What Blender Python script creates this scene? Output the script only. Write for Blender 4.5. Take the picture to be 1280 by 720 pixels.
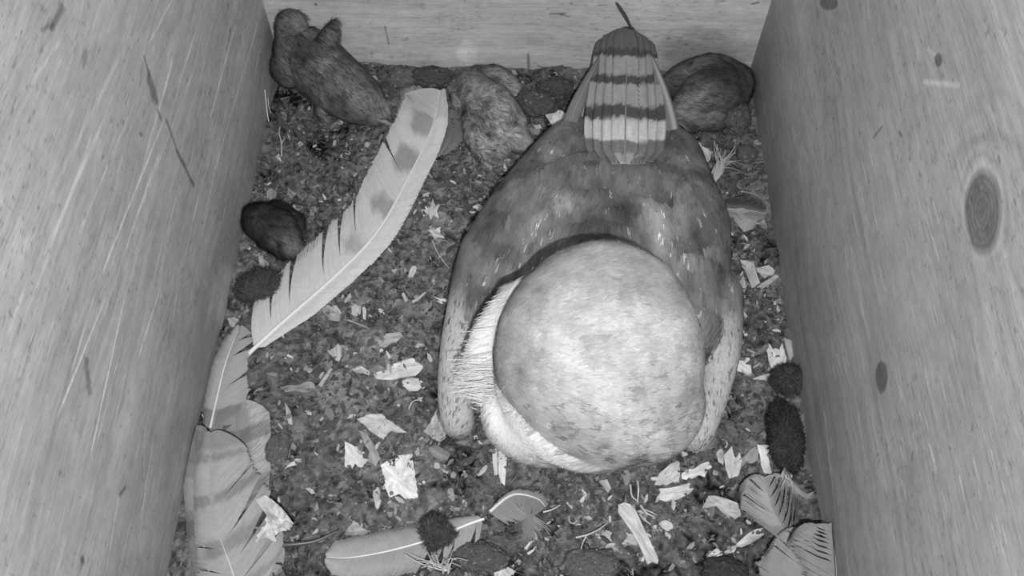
import bpy, bmesh, math, random
import numpy as np
from mathutils import Vector, Matrix
from mathutils.bvhtree import BVHTree
from mathutils.kdtree import KDTree

for o in list(bpy.data.objects): bpy.data.objects.remove(o)
SC = bpy.context.scene
COL = SC.collection
random.seed(7)
RNG = np.random.default_rng(7)

# ------------------------------------------------------------------ camera, world, lights, exposure
F = 1100.0                    # focal length in pixels of the 1280-wide frame
H = 0.604                     # camera height over the litter (m)
TILT = math.radians(31.4)
YAW = 0.0275
cam_d = bpy.data.cameras.new('camera'); cam_d.sensor_width = 36; cam_d.lens = F/1280*36
cam_d.clip_start = 0.01; cam_d.clip_end = 10
cam = bpy.data.objects.new('camera', cam_d); COL.objects.link(cam)
cam.location = (0, 0, H); cam.rotation_euler = (TILT, 0, YAW)
SC.camera = cam

w = bpy.data.worlds.new('world'); SC.world = w; w.use_nodes = True
w.node_tree.nodes['Background'].inputs[0].default_value = (.5, .5, .5, 1)
w.node_tree.nodes['Background'].inputs[1].default_value = 0.02

def led(name, loc, watts, size, aim=(0, .30, 0.0)):
    L = bpy.data.lights.new(name, 'AREA'); L.shape = 'DISK'; L.size = size; L.energy = watts; L.color = (1, 1, 1)
    o = bpy.data.objects.new(name, L); COL.objects.link(o); o.location = loc
    o.rotation_euler = (Vector(aim)-Vector(loc)).to_track_quat('-Z', 'Y').to_euler()
    return o
led('infrared_lamp', (0.018, -0.112, 0.725), 6.1, 0.009)

SC.view_settings.view_transform = 'Standard'; SC.view_settings.look = 'None'
SC.view_settings.gamma = 1; SC.view_settings.use_curve_mapping = False
SC.view_settings.exposure = 0.0

# box: x from XL to XR, y from YF to YB, litter level about z = 0
XL, XR, YB, YF, ZT, ZB = -0.2347, 0.2054, 0.608, -0.16, 0.85, -0.014

# ------------------------------------------------------------------ where a pixel of the photo meets a plane of the box
_M = Matrix.Rotation(YAW, 3, 'Z') @ Matrix.Rotation(TILT, 3, 'X')
def ray(u, v): return _M @ Vector(((u-640)/F, -(v-360)/F, -1))
def P(u, v, z=0.0):
    d = ray(u, v); t = (z-H)/d.z; return Vector((d.x*t, d.y*t, z))
def PY(u, v, y):
    d = ray(u, v); t = y/d.y; return Vector((d.x*t, y, H+d.z*t))
def PX(u, v, x):
    d = ray(u, v); t = x/d.x; return Vector((x, d.y*t, H+d.z*t))

# ------------------------------------------------------------------ noise
def _hash(ix, iy, iz, seed):
    h = (ix.astype(np.uint32)*np.uint32(374761393)+iy.astype(np.uint32)*np.uint32(668265263)
         + iz.astype(np.uint32)*np.uint32(2147483647)+np.uint32((seed*1442695041) & 0xffffffff))
    h = (h ^ (h >> np.uint32(13)))*np.uint32(1274126177); h = h ^ (h >> np.uint32(16))
    h = h*np.uint32(2246822519); h = h ^ (h >> np.uint32(15))
    return (h & np.uint32(0xffffff)).astype(np.float64)/0xffffff
def vnoise(x, y, z=0.0, seed=0):
    x = np.asarray(x, float); y = np.asarray(y, float)+0*x; z = np.asarray(z, float)+0*x; x = x+0*y
    xi = np.floor(x).astype(np.int64); yi = np.floor(y).astype(np.int64); zi = np.floor(z).astype(np.int64)
    fx, fy, fz = x-xi, y-yi, z-zi
    fx = fx*fx*(3-2*fx); fy = fy*fy*(3-2*fy); fz = fz*fz*(3-2*fz)
    r = 0
    for dx in (0, 1):
        for dy in (0, 1):
            for dz in (0, 1):
                wgt = (fx if dx else 1-fx)*(fy if dy else 1-fy)*(fz if dz else 1-fz)
                r = r+wgt*_hash(xi+dx, yi+dy, zi+dz, seed)
    return r
def fbm(x, y, z=0.0, octv=4, seed=0, gain=.5):
    a, s, t = 1.0, 0, 0
    for k in range(octv):
        s = s+a*vnoise(np.asarray(x)*2**k, np.asarray(y)*2**k, np.asarray(z)*2**k, seed+k*17); t += a; a *= gain
    return s/t            # 0..1, mean .5
def sstep(a, b, x):
    t = np.clip((x-a)/(b-a), 0, 1); return t*t*(3-2*t)
def seg_dist(px, py, a, b):
    ax, ay = a; bx, by = b; dx, dy = bx-ax, by-ay; L = dx*dx+dy*dy+1e-12
    t = np.clip(((px-ax)*dx+(py-ay)*dy)/L, 0, 1)
    return np.hypot(px-(ax+t*dx), py-(ay+t*dy)), t

# ------------------------------------------------------------------ materials (grey: the camera sees infrared)
def mat(name, mul=1.0, rough=.8, nscale=(300, 300, 300), namp=.25, bump=0.0, spec=.25, use_attr=True, coord='Object', bdist=.001, sheen=0, transl=0):
    m = bpy.data.materials.new(name); m.use_nodes = True; nt = m.node_tree; N, L = nt.nodes, nt.links
    b = N['Principled BSDF']; b.inputs['Roughness'].default_value = rough; b.inputs['Specular IOR Level'].default_value = spec
    tc = N.new('ShaderNodeTexCoord'); mp = N.new('ShaderNodeMapping'); mp.inputs['Scale'].default_value = nscale
    nz = N.new('ShaderNodeTexNoise'); nz.inputs['Scale'].default_value = 1; nz.inputs['Detail'].default_value = 4; nz.inputs['Roughness'].default_value = .65
    L.new(tc.outputs[coord], mp.inputs[0]); L.new(mp.outputs[0], nz.inputs[0])
    mr = N.new('ShaderNodeMapRange'); mr.inputs['From Min'].default_value = .25; mr.inputs['From Max'].default_value = .75
    mr.inputs['To Min'].default_value = mul*(1-namp); mr.inputs['To Max'].default_value = mul*(1+namp)
    L.new(nz.outputs[0], mr.inputs[0])
    out = mr.outputs[0]
    if use_attr:
        at = N.new('ShaderNodeAttribute'); at.attribute_name = 'tone'
        mm = N.new('ShaderNodeMath'); mm.operation = 'MULTIPLY'; L.new(at.outputs['Fac'], mm.inputs[0]); L.new(out, mm.inputs[1]); out = mm.outputs[0]
    cc = N.new('ShaderNodeCombineColor')
    for i in range(3): L.new(out, cc.inputs[i])
    L.new(cc.outputs[0], b.inputs['Base Color'])
    if bump:
        bp = N.new('ShaderNodeBump'); bp.inputs['Strength'].default_value = bump; bp.inputs['Distance'].default_value = bdist
        L.new(nz.outputs[0], bp.inputs['Height']); L.new(bp.outputs[0], b.inputs['Normal'])
    if sheen: b.inputs['Sheen Weight'].default_value = sheen
    if transl:
        tr = N.new('ShaderNodeBsdfTranslucent'); L.new(cc.outputs[0], tr.inputs[0]); mx = N.new('ShaderNodeMixShader'); mx.inputs[0].default_value = transl
        L.new(b.outputs[0], mx.inputs[1]); L.new(tr.outputs[0], mx.inputs[2]); L.new(mx.outputs[0], N['Material Output'].inputs[0])
    return m
M = dict(
    wood_side=mat('plywood_side', nscale=(900, 60, 900), namp=.16, bump=.35, bdist=.0006),
    wood_back=mat('plywood_back', nscale=(60, 900, 900), namp=.18, bump=.35, bdist=.0006),
    wood_plain=mat('plywood_plain', mul=.30, use_attr=False, nscale=(60, 400, 400), namp=.2, bump=.3),
    litter=mat('litter', nscale=(1400, 1400, 1400), namp=.45, bump=.8, bdist=.0008, rough=.95, spec=.1),
    crumb=mat('litter_crumbs', nscale=(900, 900, 900), namp=.3, rough=.9, spec=.15),
    chip=mat('split_wood', nscale=(120, 1300, 1300), namp=.16, bump=.6, bdist=.0005, rough=.8),
    feather=mat('feather_vane', nscale=(250, 250, 250), namp=.08, rough=.65, transl=.12, spec=.2),
    shaft=mat('feather_shaft', nscale=(100, 100, 100), namp=.06, rough=.35, spec=.5),
    plume=mat('plumage', nscale=(500, 500, 500), namp=.10, rough=.8, spec=.12),
    skin=mat('under_down', nscale=(400, 400, 400), namp=.12, rough=.95, spec=.05),
    fur=mat('fur', nscale=(500, 500, 500), namp=.15, rough=.6, spec=.3),
    hide=mat('hide', nscale=(500, 500, 500), namp=.3, rough=.85, bump=.4, spec=.2),
    pellet=mat('pellet', nscale=(700, 700, 700), namp=.5, rough=.9, bump=.9, bdist=.001, spec=.15),
    eye=mat('eye', mul=.01, use_attr=False, rough=.08, spec=.8, namp=.05),
    beak=mat('beak', mul=.45, use_attr=False, rough=.35, namp=.1),
)

# ------------------------------------------------------------------ mesh helpers
def link(name, me, m=None, parent=None):
    o = bpy.data.objects.new(name, me); COL.objects.link(o)
    if m: me.materials.append(M[m])
    if parent: o.parent = parent
    return o
def quick(V, Fc, tone=None, smooth=True):
    """mesh from numpy verts and an (n,k) face array"""
    V = np.ascontiguousarray(V, dtype=np.float32).reshape(-1, 3); Fc = np.ascontiguousarray(Fc, dtype=np.int32); n, k = Fc.shape
    me = bpy.data.meshes.new('m'); me.vertices.add(len(V)); me.vertices.foreach_set('co', V.ravel())
    me.loops.add(n*k); me.loops.foreach_set('vertex_index', Fc.ravel())
    me.polygons.add(n); me.polygons.foreach_set('loop_start', np.arange(0, n*k, k, dtype=np.int32)); me.polygons.foreach_set('loop_total', np.full(n, k, dtype=np.int32))
    me.update(calc_edges=True)
    me.polygons.foreach_set('use_smooth', np.full(n, smooth, dtype=bool))
    if tone is not None: set_tone(me, tone)
    return me
def set_tone(me, tone):
    a = me.attributes.get('tone') or me.attributes.new('tone', 'FLOAT', 'POINT')
    t = np.ascontiguousarray(np.broadcast_to(np.clip(tone, .005, .93), (len(me.vertices),)), dtype=np.float32); a.data.foreach_set('value', t)
def grid_faces(nu, nv, off=0):
    i = np.arange(nu-1)[:, None]*nv+np.arange(nv-1)[None, :]; i = i.ravel()+off
    return np.stack([i, i+nv, i+nv+1, i+1], 1)
def thing(name, label, cat, loc=(0, 0, 0), group=None):
    o = bpy.data.objects.new(name, None); o.empty_display_size = .01; COL.objects.link(o); o.location = loc
    return tag(o, label, cat, group)
def tag(o, label, cat, group=None, kind=None):
    o['label'] = label; o['category'] = cat
    if group: o['group'] = group
    if kind: o['kind'] = kind
    return o
def recenter(o):
    """move the origin of a one-mesh thing to its base"""
    me = o.data; n = len(me.vertices); V = np.empty(n*3, np.float32); me.vertices.foreach_get('co', V); V = V.reshape(-1, 3)
    c = np.array([(V[:, 0].min()+V[:, 0].max())/2, (V[:, 1].min()+V[:, 1].max())/2, V[:, 2].min()]); V -= c.astype(np.float32)
    me.vertices.foreach_set('co', V.ravel()); me.update(); o.location = Vector(c.tolist()); return o
def child_of(root, o):
    """parent a mesh built in world space under an Empty"""
    o.parent = root; o.matrix_parent_inverse = Matrix.Translation(root.location).inverted(); return o
def tube_np(pts, rad, k=6):
    pts = [Vector(p) for p in pts]; n = len(pts); V = []
    for i, p in enumerate(pts):
        t = (pts[min(i+1, n-1)]-pts[max(i-1, 0)]).normalized(); up = Vector((0, 0, 1)) if abs(t.z) < .9 else Vector((1, 0, 0))
        s = t.cross(up).normalized(); u = s.cross(t)
        r = rad[i] if hasattr(rad, '__len__') else rad
        for j in range(k):
            a = 2*math.pi*j/k; V.append(p+(s*math.cos(a)+u*math.sin(a))*r)
    Fc = []
    for i in range(n-1):
        for j in range(k):
            a = i*k+j; b = i*k+(j+1) % k; Fc.append((a, b, b+k, a+k))
    return np.array([tuple(v) for v in V]), np.array(Fc)
def spline(pts, n):
    """Catmull-Rom through 3D points"""
    pts = [Vector(p) for p in pts]; out = []
    q = [pts[0]*2-pts[1]]+pts+[pts[-1]*2-pts[-2]]; m = len(pts)-1
    for i in range(n):
        s = i/(n-1)*m; k = min(int(s), m-1); t = s-k; a, b, c, d = q[k], q[k+1], q[k+2], q[k+3]
        out.append(.5*((2*b)+(c-a)*t+(2*a-5*b+4*c-d)*t*t+(3*b-a-3*c+d)*t**3))
    return out

# ------------------------------------------------------------------ structure: plywood walls
def px_line(fn, plane, pts):
    return [fn(u, v, plane) for u, v in pts]
def ell(fn, plane, c, du, dv, ij):
    """ellipse frame on a wall: centre px, half sizes px"""
    o = fn(c[0], c[1], plane); a = fn(c[0]+du, c[1], plane)-o; b = fn(c[0], c[1]+dv, plane)-o
    m = np.array([[a[ij[0]], b[ij[0]]], [a[ij[1]], b[ij[1]]]]); return np.array([o[ij[0]], o[ij[1]]]), np.linalg.inv(m)
def ell_r(e, A, B):
    c, mi = e; x = A-c[0]; y = B-c[1]; p = mi[0, 0]*x+mi[0, 1]*y; q = mi[1, 0]*x+mi[1, 1]*y; return np.hypot(p, q), p, q

def dense(a, b, c, d, fine, coarse):
    return np.concatenate([np.arange(a, b, coarse), np.arange(b, c, fine), np.arange(c, d, coarse), [d]])

def wood_tone(A, B, seed, base):
    """A runs along the grain, B across it (metres)"""
    wob = (fbm(A*6, B*6, seed=seed)-.5)*.03
    g = fbm(A*5, (B+wob)*160, seed=seed+3, octv=3)-.5
    g2 = fbm(A*22, (B+wob)*620, seed=seed+5, octv=3)-.5
    big = fbm(A*7, B*11, seed=seed+7, octv=4)-.5
    t = base*(1+.30*g+.28*g2+.40*big)
    pore = vnoise(A*170, (B+wob)*1100, seed=seed+9)          # short dark pores along the grain
    mask = sstep(.46, .66, fbm(A*14, B*14, seed=seed+11))
    t = t*(1+.22*(fbm(A*40, B*40, seed=seed+15)-.5)+.25*(fbm(A*150, B*260, seed=seed+16, octv=3)-.5))
    t = t*(1-.42*sstep(.80, .93, pore)*(.12+.75*mask))
    speck = vnoise(A*420, B*520, seed=seed+13); t = t*(1-.35*sstep(.90, .97, speck))
    return t

def wall_side(name, x, right):
    ys = dense(YF, .09, YB, YB+.0001, .0009, .03); ys = ys[ys <= YB]; ys = np.append(ys, YB)
    zs = dense(ZB-.006, -.004, .36, ZT, .0009, .03)
    Y, Z = np.meshgrid(ys, zs, indexing='ij'); fn = PX
    if not right:
        tone = wood_tone(Y, Z-.10*Y, 20, .45)
        sc = [((295,28),(262,150),2.6,.5),((322,30),(262,235),1.6,.5),((325,60),(318,95),3,.35),((216,70),(204,120),2,.5),((245,38),(222,110),1.5,.35),
              ((217,75),(180,200),2.0,.25),((205,150),(120,360),2.6,.42),((245,80),(150,330),1.6,.25),((200,190),(160,300),2,.35),((262,200),(236,290),1.3,.4),
              ((215,0),(183,60),2,.28),((75,50),(35,110),4,.12),((150,70),(60,250),5,.12),((130,150),(50,330),5,.16),((115,170),(30,400),5,.12),
              ((135,365),(70,525),2.6,.42),((120,362),(88,470),2,.30),((158,362),(112,575),2.0,.55),((150,440),(120,560),1.5,.40),((200,362),(172,450),1.6,.45),
              ((192,550),(176,650),1.5,.55),((150,610),(132,720),1.6,.4),((222,362),(215,405),1.5,.35),((160,450),(140,545),1.5,.3),((30,365),(8,420),4,.14),
              ((182,530),(180,600),1.2,.25),((250,235),(215,400),1.1,.3),((275,180),(248,320),1.1,.3),((235,200),(180,385),1.5,.22),((290,100),(270,200),1.4,.25),
              ((190,215),(128,400),1.5,.25),((300,60),(285,160),1.2,.3),((172,120),(95,300),3,.14),((60,362),(20,520),3,.10),((205,300),(190,520),1.2,.2)]
        for a, b, wd, st in sc:
            pa, pb = fn(*a, x), fn(*b, x); d, t = seg_dist(Y, Z, (pa.y, pa.z), (pb.y, pb.z))
            k = (1-sstep(.25, 1.0, d/(wd*.00042)))*np.minimum(1, np.minimum(t, 1-t)*8+.15)
            tone = tone*(1+1.7*st*k*(.55+.9*fbm(Y*60, Z*300, seed=4)))
        dk = [((180,70),(187,95),2,.6),((186,97),(195,125),8,.55),((197,138),(202,150),3,.5),((208,150),(222,190),2.5,.55),((222,190),(242,232),3.5,.6),
              ((78,8),(66,34),5,.5),((66,30),(52,38),3,.4),((108,65),(104,80),5,.35),((288,35),(286,50),2,.6),((107,450),(112,490),5,.45),((156,610),(150,618),3,.6),
              ((103,698),(104,702),4,.7),((175,168),(177,168),2,.6),((300,45),(301,56),2,.5),((155,245),(95,330),6,.10),((122,60),(40,330),10,.10)]
        for a, b, wd, st in dk:
            pa, pb = fn(*a, x), fn(*b, x); d, t = seg_dist(Y, Z, (pa.y, pa.z), (pb.y, pb.z))
            k = 1-sstep(.2, 1.0, d/(wd*.00075)*(.3+1.5*fbm(Y*420, Z*420, seed=6)))
            tone = tone*(1-st*k)
        # pale worn patch low on the wall, tone darker towards the litter
        r, _, _ = ell_r(ell(fn, x, (282, 372), 20, 48, (1, 2)), Y, Z); tone = tone*(1+.38*(1-sstep(.5, 1.1, r+.5*(fbm(Y*90, Z*90, seed=8)-.5))))
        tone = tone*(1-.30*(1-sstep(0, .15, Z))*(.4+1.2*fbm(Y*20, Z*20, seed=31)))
    else:
        tone = wood_tone(Y, Z-.06*Y, 60, .405)
        for (c, du, dv, dark) in [((1228, 265), 23, 52, .62), ((1102, 471), 8, 20, .62), ((1173, 75), 5, 9, .68), ((1036, 4), 12, 9, .6)]:
            r, p, q = ell_r(ell(fn, x, c, du, dv, (1, 2)), Y, Z)
            wr = r+.16*(fbm(p*2.2, q*2.2, seed=13)-.5)
            ring = .5+.5*np.sin(wr*34+3*fbm(p*3, q*3, seed=14)); inside = 1-sstep(.86, 1.0, wr)
            edge = np.exp(-((wr-.97)/.07)**2)
            tone = tone*(1-inside*(dark-.22*ring*sstep(.1, .9, fbm(p*8, q*8, seed=15))))
            tone = tone*(1-.28*edge)+.05*np.exp(-((wr-1.12)/.06)**2)
            if du > 20:   # year rings bending round the knot
                halo = np.exp(-((wr-1.0)/.9)**2)*(wr > 1)
                tone = tone*(1+.13*halo*np.sin(wr*17)*sstep(-.4, .9, -q*.5+.4+.3*np.sin(p)))
        r, p, q = ell_r(ell(fn, x, (1235, 205), 60, 45, (1, 2)), Y, Z)
        tone = tone*(1-.16*np.exp(-((r-.8)/.13)**2)*(q < .2))
        r, p, q = ell_r(ell(fn, x, (1240, 165), 50, 55, (1, 2)), Y, Z); tone = tone*(1-.10*np.exp(-((r-.9)/.12)**2)*(q < .1))
        lt = [((1155,102),(1198,107),4,.28),((1160,62),(1174,72),3,.2),((1030,510),(1044,640),1.5,.5),((1015,540),(1030,600),1.2,.3),((1054,620),(1060,720),1.2,.25),((1055,310),(1060,335),2,.35),
              ((1000,330),(1010,420),1.2,.2),((1070,500),(1085,600),1.2,.2),((1010,625),(1011,640),3,.5)]
        rr = random.Random(5)
        for k in range(80):      # broken pale fibre streaks in bands
            bx = rr.choice([(985,210,70),(1075,230,55),(1150,490,60),(1190,420,50),(1225,620,60),(1100,600,60),(1060,420,40),(1165,270,35),(1190,560,60)])
            u = bx[0]+rr.uniform(-1, 1)*bx[2]*.5; v = bx[1]+rr.uniform(-1, 1)*bx[2]; l = rr.uniform(12, 34)
            lt.append(((u, v), (u+l*(.15+.00022*(u-640)), v+l), 1.2, rr.uniform(.15, .38)))
        for a, b, wd, st in lt:
            pa, pb = fn(*a, x), fn(*b, x); d, t = seg_dist(Y, Z, (pa.y, pa.z), (pb.y, pb.z))
            tone = tone*(1+st*(1-sstep(.25, 1.0, d/(wd*.0005)))*(.6+1.8*fbm(Y*100, Z*300, seed=4)))
        dk = [((1038,60),(1041,50),2,.6),((1103,158),(1092,172),2.5,.65),((1018,180),(1019,190),2.5,.6),((1124,165),(1127,170),3,.7),((1248,195),(1250,203),3,.5),((1140,575),(1141,565),3,.55),
              ((1149,215),(1150,220),2.5,.5),((1035,237),(1037,247),2,.4),((1037,195),(1039,203),2.5,.4),((1125,90),(1125,92),2,.6),((1028,68),(1030,66),2,.6),((1066,82),(1068,90),2.5,.3),((1170,360),(1195,420),7,.12),((1010,60),(1004,130),6,.14),
              ((1100,440),(1102,455),3,.3),((985,300),(1040,620),14,.12)]
        for a, b, wd, st in dk:
            pa, pb = fn(*a, x), fn(*b, x); d, t = seg_dist(Y, Z, (pa.y, pa.z), (pb.y, pb.z))
            tone = tone*(1-st*(1-sstep(.2, 1.0, d/(wd*.0004)*(.7+.7*fbm(Y*300, Z*300, seed=6)))))
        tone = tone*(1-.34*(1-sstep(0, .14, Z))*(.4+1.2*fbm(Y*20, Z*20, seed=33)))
    V = np.stack([np.full(Y.shape, x), Y, Z], -1).reshape(-1, 3); n = len(V)
    Fc = grid_faces(len(ys), len(zs))
    sx = .018 if right else -.018
    back = np.array([[x+sx, a, b] for a in (ys[0], ys[-1]) for b in (zs[0], zs[-1])]); c = [0, len(zs)-1, n-len(zs), n-1]
    extra = [(n, n+1, n+3, n+2), (c[0], c[1], n+1, n), (c[2], c[3], n+3, n+2), (c[0], c[2], n+2, n), (c[1], c[3], n+3, n+1)]
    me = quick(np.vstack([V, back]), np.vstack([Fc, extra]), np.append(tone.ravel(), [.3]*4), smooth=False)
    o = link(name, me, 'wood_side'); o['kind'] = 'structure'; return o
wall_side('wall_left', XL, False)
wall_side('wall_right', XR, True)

def wall_back():
    xs = np.append(np.arange(XL, XR, .0009), XR); zs = np.concatenate([np.arange(ZB-.006, .12, .0009), np.arange(.12, ZT, .03), [ZT]])
    X, Z = np.meshgrid(xs, zs, indexing='ij'); tone = wood_tone(X, Z, 90, .46)
    dk = [((688,17),(706,17),2.5,.7),((700,18),(712,21),1.5,.7),((940,5),(948,3),3,.7),((394,5),(395,6),3,.8),((481,33),(486,55),2,.5),((713,4),(715,5),2.5,.6),((660,68),(661,92),3.5,.6),((672,82),(682,86),4,.5),((690,30),(720,40),1.5,.2)]
    for a, b, wd, st in dk:
        pa, pb = PY(*a, YB), PY(*b, YB); d, t = seg_dist(X, Z, (pa.x, pa.z), (pb.x, pb.z))
        tone = tone*(1-st*(1-sstep(.2, 1.0, d/(wd*.00055)*(.6+.9*fbm(X*300, Z*300, seed=6)))))
    r, p, q = ell_r(ell(PY, YB, (583, 66), 16, 20, (0, 2)), X, Z); tone = tone*(1+.22*(1-sstep(.4, 1.1, r)))
    r, p, q = ell_r(ell(PY, YB, (880, 66), 75, 34, (0, 2)), X, Z); tone = tone*(1-.45*(1-sstep(.3, 1.15, r+.5*(fbm(X*120, Z*120, seed=8)-.5))))
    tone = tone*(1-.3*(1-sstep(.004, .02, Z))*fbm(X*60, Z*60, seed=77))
    V = np.stack([X, np.full(X.shape, YB), Z], -1).reshape(-1, 3); n = len(V); nz = len(zs)
    back = np.array([[a, YB+.018, b] for a in (xs[0], xs[-1]) for b in (zs[0], zs[-1])]); c = [0, nz-1, n-nz, n-1]
    extra = [(n, n+1, n+3, n+2), (c[0], c[1], n+1, n), (c[2], c[3], n+3, n+2), (c[0], c[2], n+2, n), (c[1], c[3], n+3, n+1)]
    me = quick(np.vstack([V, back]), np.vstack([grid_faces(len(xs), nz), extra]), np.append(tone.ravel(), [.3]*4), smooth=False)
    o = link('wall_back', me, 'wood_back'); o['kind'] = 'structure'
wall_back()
def slab(name, a, b, m='wood_plain'):
    bm = bmesh.new(); bmesh.ops.create_cube(bm, size=1)
    for v in bm.verts: v.co = Vector([a[i]+(v.co[i]+.5)*(b[i]-a[i]) for i in range(3)])
    bmesh.ops.bevel(bm, geom=bm.edges[:], offset=.001, segments=1, affect='EDGES')
    me = bpy.data.meshes.new(name); bm.to_mesh(me); o = link(name, me, m); o['kind'] = 'structure'; return o
slab('wall_front', (XL-.018, YF-.018, ZB-.006), (XR+.018, YF, ZT))
slab('ceiling', (XL-.018, YF-.018, ZT), (XR+.018, YB+.018, ZT+.018))
slab('floor', (XL-.018, YF-.018, ZB-.024), (XR+.018, YB+.018, ZB-.006))

# ------------------------------------------------------------------ litter
def lit_macro(x, y):
    x = np.asarray(x, float); y = np.asarray(y, float)
    h = .0075*(fbm(x*16, y*16, seed=101, octv=3)-.5)+.006*(fbm(x*45, y*45, seed=102, octv=2)-.5)
    edge = np.minimum(np.minimum(x-XL, XR-x), YB-y)
    h = h+.010*np.exp(-np.clip(edge, 0, 1)/.02)*fbm(x*30, y*30, seed=103, octv=2)
    return h
def lh(x, y): return float(lit_macro(np.array([x]), np.array([y]))[0])
def L(u, v, up=0.0):
    """point on the litter seen at a pixel"""
    p = P(u, v, 0)
    for _ in range(3): p = P(u, v, lh(p.x, p.y)+up)
    return p
def litter():
    st = .0009; xs = np.append(np.arange(XL, XR, st), XR); ys = np.concatenate([np.arange(YF, .10, .006), np.arange(.10, YB, st), [YB]])
    X, Y = np.meshgrid(xs, ys, indexing='ij')
    h = lit_macro(X, Y)
    wx = (fbm(X*60, Y*60, seed=130)-.5)*.02; n1 = fbm((X+wx)*130, (Y-wx)*130, seed=110, octv=4, gain=.62); n2 = fbm(X*300, Y*300, seed=111, octv=2)
    ridg = 1-np.abs(2*n1-1)
    clod = sstep(.45, .75, fbm((X-wx)*55, (Y+wx)*55, seed=131, octv=3))
    h = h+.0046*(n1-.5)+.0026*(ridg-.7)+.0022*(n2-.5)+.0028*clod
    patch = fbm(X*22, Y*22, seed=120, octv=4)
    fine = vnoise(X*700, Y*700, seed=121); fl = vnoise(X*380, Y*620, seed=122)
    tone = .102*(1+1.7*(patch-.5)+1.5*(n2-.5)+1.7*(n1-.5)-.25*clod)
    tone = tone+.13*sstep(.80, .95, fine)*sstep(.3, .7, patch)+.10*sstep(.84, .95, fl)
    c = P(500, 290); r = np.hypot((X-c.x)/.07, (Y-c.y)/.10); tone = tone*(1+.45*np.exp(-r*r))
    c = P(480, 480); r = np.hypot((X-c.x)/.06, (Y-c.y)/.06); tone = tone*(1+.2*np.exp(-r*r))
    V = np.stack([X, Y, h], -1).reshape(-1, 3)
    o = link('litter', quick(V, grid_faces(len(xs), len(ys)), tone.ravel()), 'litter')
    tag(o, 'dark crumbly litter of pellet dust and wood shreds covering the nest box floor', 'litter', kind='stuff')
litter()

def crumbs(name, label, n, smin, smax, tmin, tmax, seed, power=2.5, thin=.35, dens=None, cat='crumbs'):
    r = np.random.default_rng(seed)
    x = r.uniform(XL+.003, XR-.003, n*3); y = r.uniform(.11, YB-.003, n*3)
    k = fbm(x*14, y*14, seed=seed)+(dens(x, y) if dens else 0); keep = r.uniform(.25, .75, n*3) < k; x = x[keep][:n]; y = y[keep][:n]; n = len(x)
    s = smin+(smax-smin)*r.uniform(0, 1, n)**power; el = r.uniform(1.1, 2.6, n); a = r.uniform(0, 2*np.pi, n)
    tilt = r.normal(0, .35, (n, 2)); z = lit_macro(x, y)+.0012+s*.12
    base = np.array([[-1, -.4], [-.2, -1], [.8, -.6], [1, .3], [.1, 1], [-.8, .7]])
    pts = base[None]*(1+r.uniform(-.6, .6, (n, 6, 2)))*np.stack([s*.5*el**.5, s*.5/el**.5], -1)[:, None, :]
    ca, sa = np.cos(a)[:, None], np.sin(a)[:, None]
    px = pts[..., 0]*ca-pts[..., 1]*sa; py = pts[..., 0]*sa+pts[..., 1]*ca
    pz = px*tilt[:, :1]+py*tilt[:, 1:]+r.uniform(-.1, .1, (n, 6))*s[:, None]
    top = np.stack([px+x[:, None], py+y[:, None], pz+z[:, None]], -1); bot = top.copy(); bot[..., 2] -= (thin*s*.3)[:, None]+.0002
    V = np.concatenate([top, bot], 1).reshape(-1, 3); o6 = (np.arange(n)*12)[:, None]
    q = []
    for f in [(0, 1, 2, 3), (0, 3, 4, 5), (6, 9, 8, 7), (6, 11, 10, 9)]+[(i, i+6, (i+1) % 6+6, (i+1) % 6) for i in range(6)]: q.append(o6+np.array(f)[None])
    t = np.repeat(tmin+(tmax-tmin)*r.uniform(0, 1, n)**1.8, 12)
    o = link(name, quick(V, np.vstack(q), t, smooth=False), 'crumb'); tag(o, label, cat, kind='stuff')
crumbs('dark_crumbs', 'dark brown pellet crumbs strewn all over the litter', 26000, .0005, .0036, .05, .17, 201, thin=1.5, power=1.8)
crumbs('dull_shreds', 'dull grey shreds and flakes of old bark mixed through the litter', 2600, .0016, .0085, .07, .26, 205, thin=.4, power=2.2)
crumbs('pale_crumbs', 'tiny pale shreds of wood and bone speckling the litter', 6500, .0005, .0048, .10, .50, 202, power=3.5)
def fibres(name, label, n, seed, lo, hi, tmin, tmax, wd, center=None, spread=None):
    r = np.random.default_rng(seed); Vs, Fs, T = [], [], []
    for i in range(n):
        if center: x = r.normal(center[0], spread[0]); y = r.normal(center[1], spread[1])
        else: x = r.uniform(XL+.006, XR-.006); y = r.uniform(.12, YB-.006)
        if not (XL+.008 < x < XR-.008 and .1 < y < YB-.008): continue
        l = r.uniform(lo, hi); a = r.uniform(0, 6.28); cv = r.normal(0, 1.6); m = 6; xs, ys = [x], [y]
        for k in range(m): xs.append(xs[-1]+math.cos(a)*l/m); ys.append(ys[-1]+math.sin(a)*l/m); a += cv/m
        xs = np.clip(xs, XL+.002, XR-.002); ys = np.clip(ys, .1, YB-.002)
        hz = lit_macro(np.array(xs), np.array(ys))+.0022+.002*np.sin(np.linspace(0, 3.1, m+1))*r.uniform(0, 1)
        V, Fc = tube_np(list(zip(xs, ys, hz)), [wd*(1-.6*k/m) for k in range(m+1)], 4); Fs.append(Fc+sum(len(q) for q in Vs)); Vs.append(V); T.append(np.full(len(V), r.uniform(tmin, tmax)))
    o = link(name, quick(np.vstack(Vs), np.vstack(Fs), np.concatenate(T)), 'crumb'); tag(o, label, 'fibres', kind='stuff')
fibres('litter_fibres', 'hair-fine pale fibres and grass bits tangled through the litter', 1500, 301, .003, .011, .12, .42, .00018)

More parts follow.
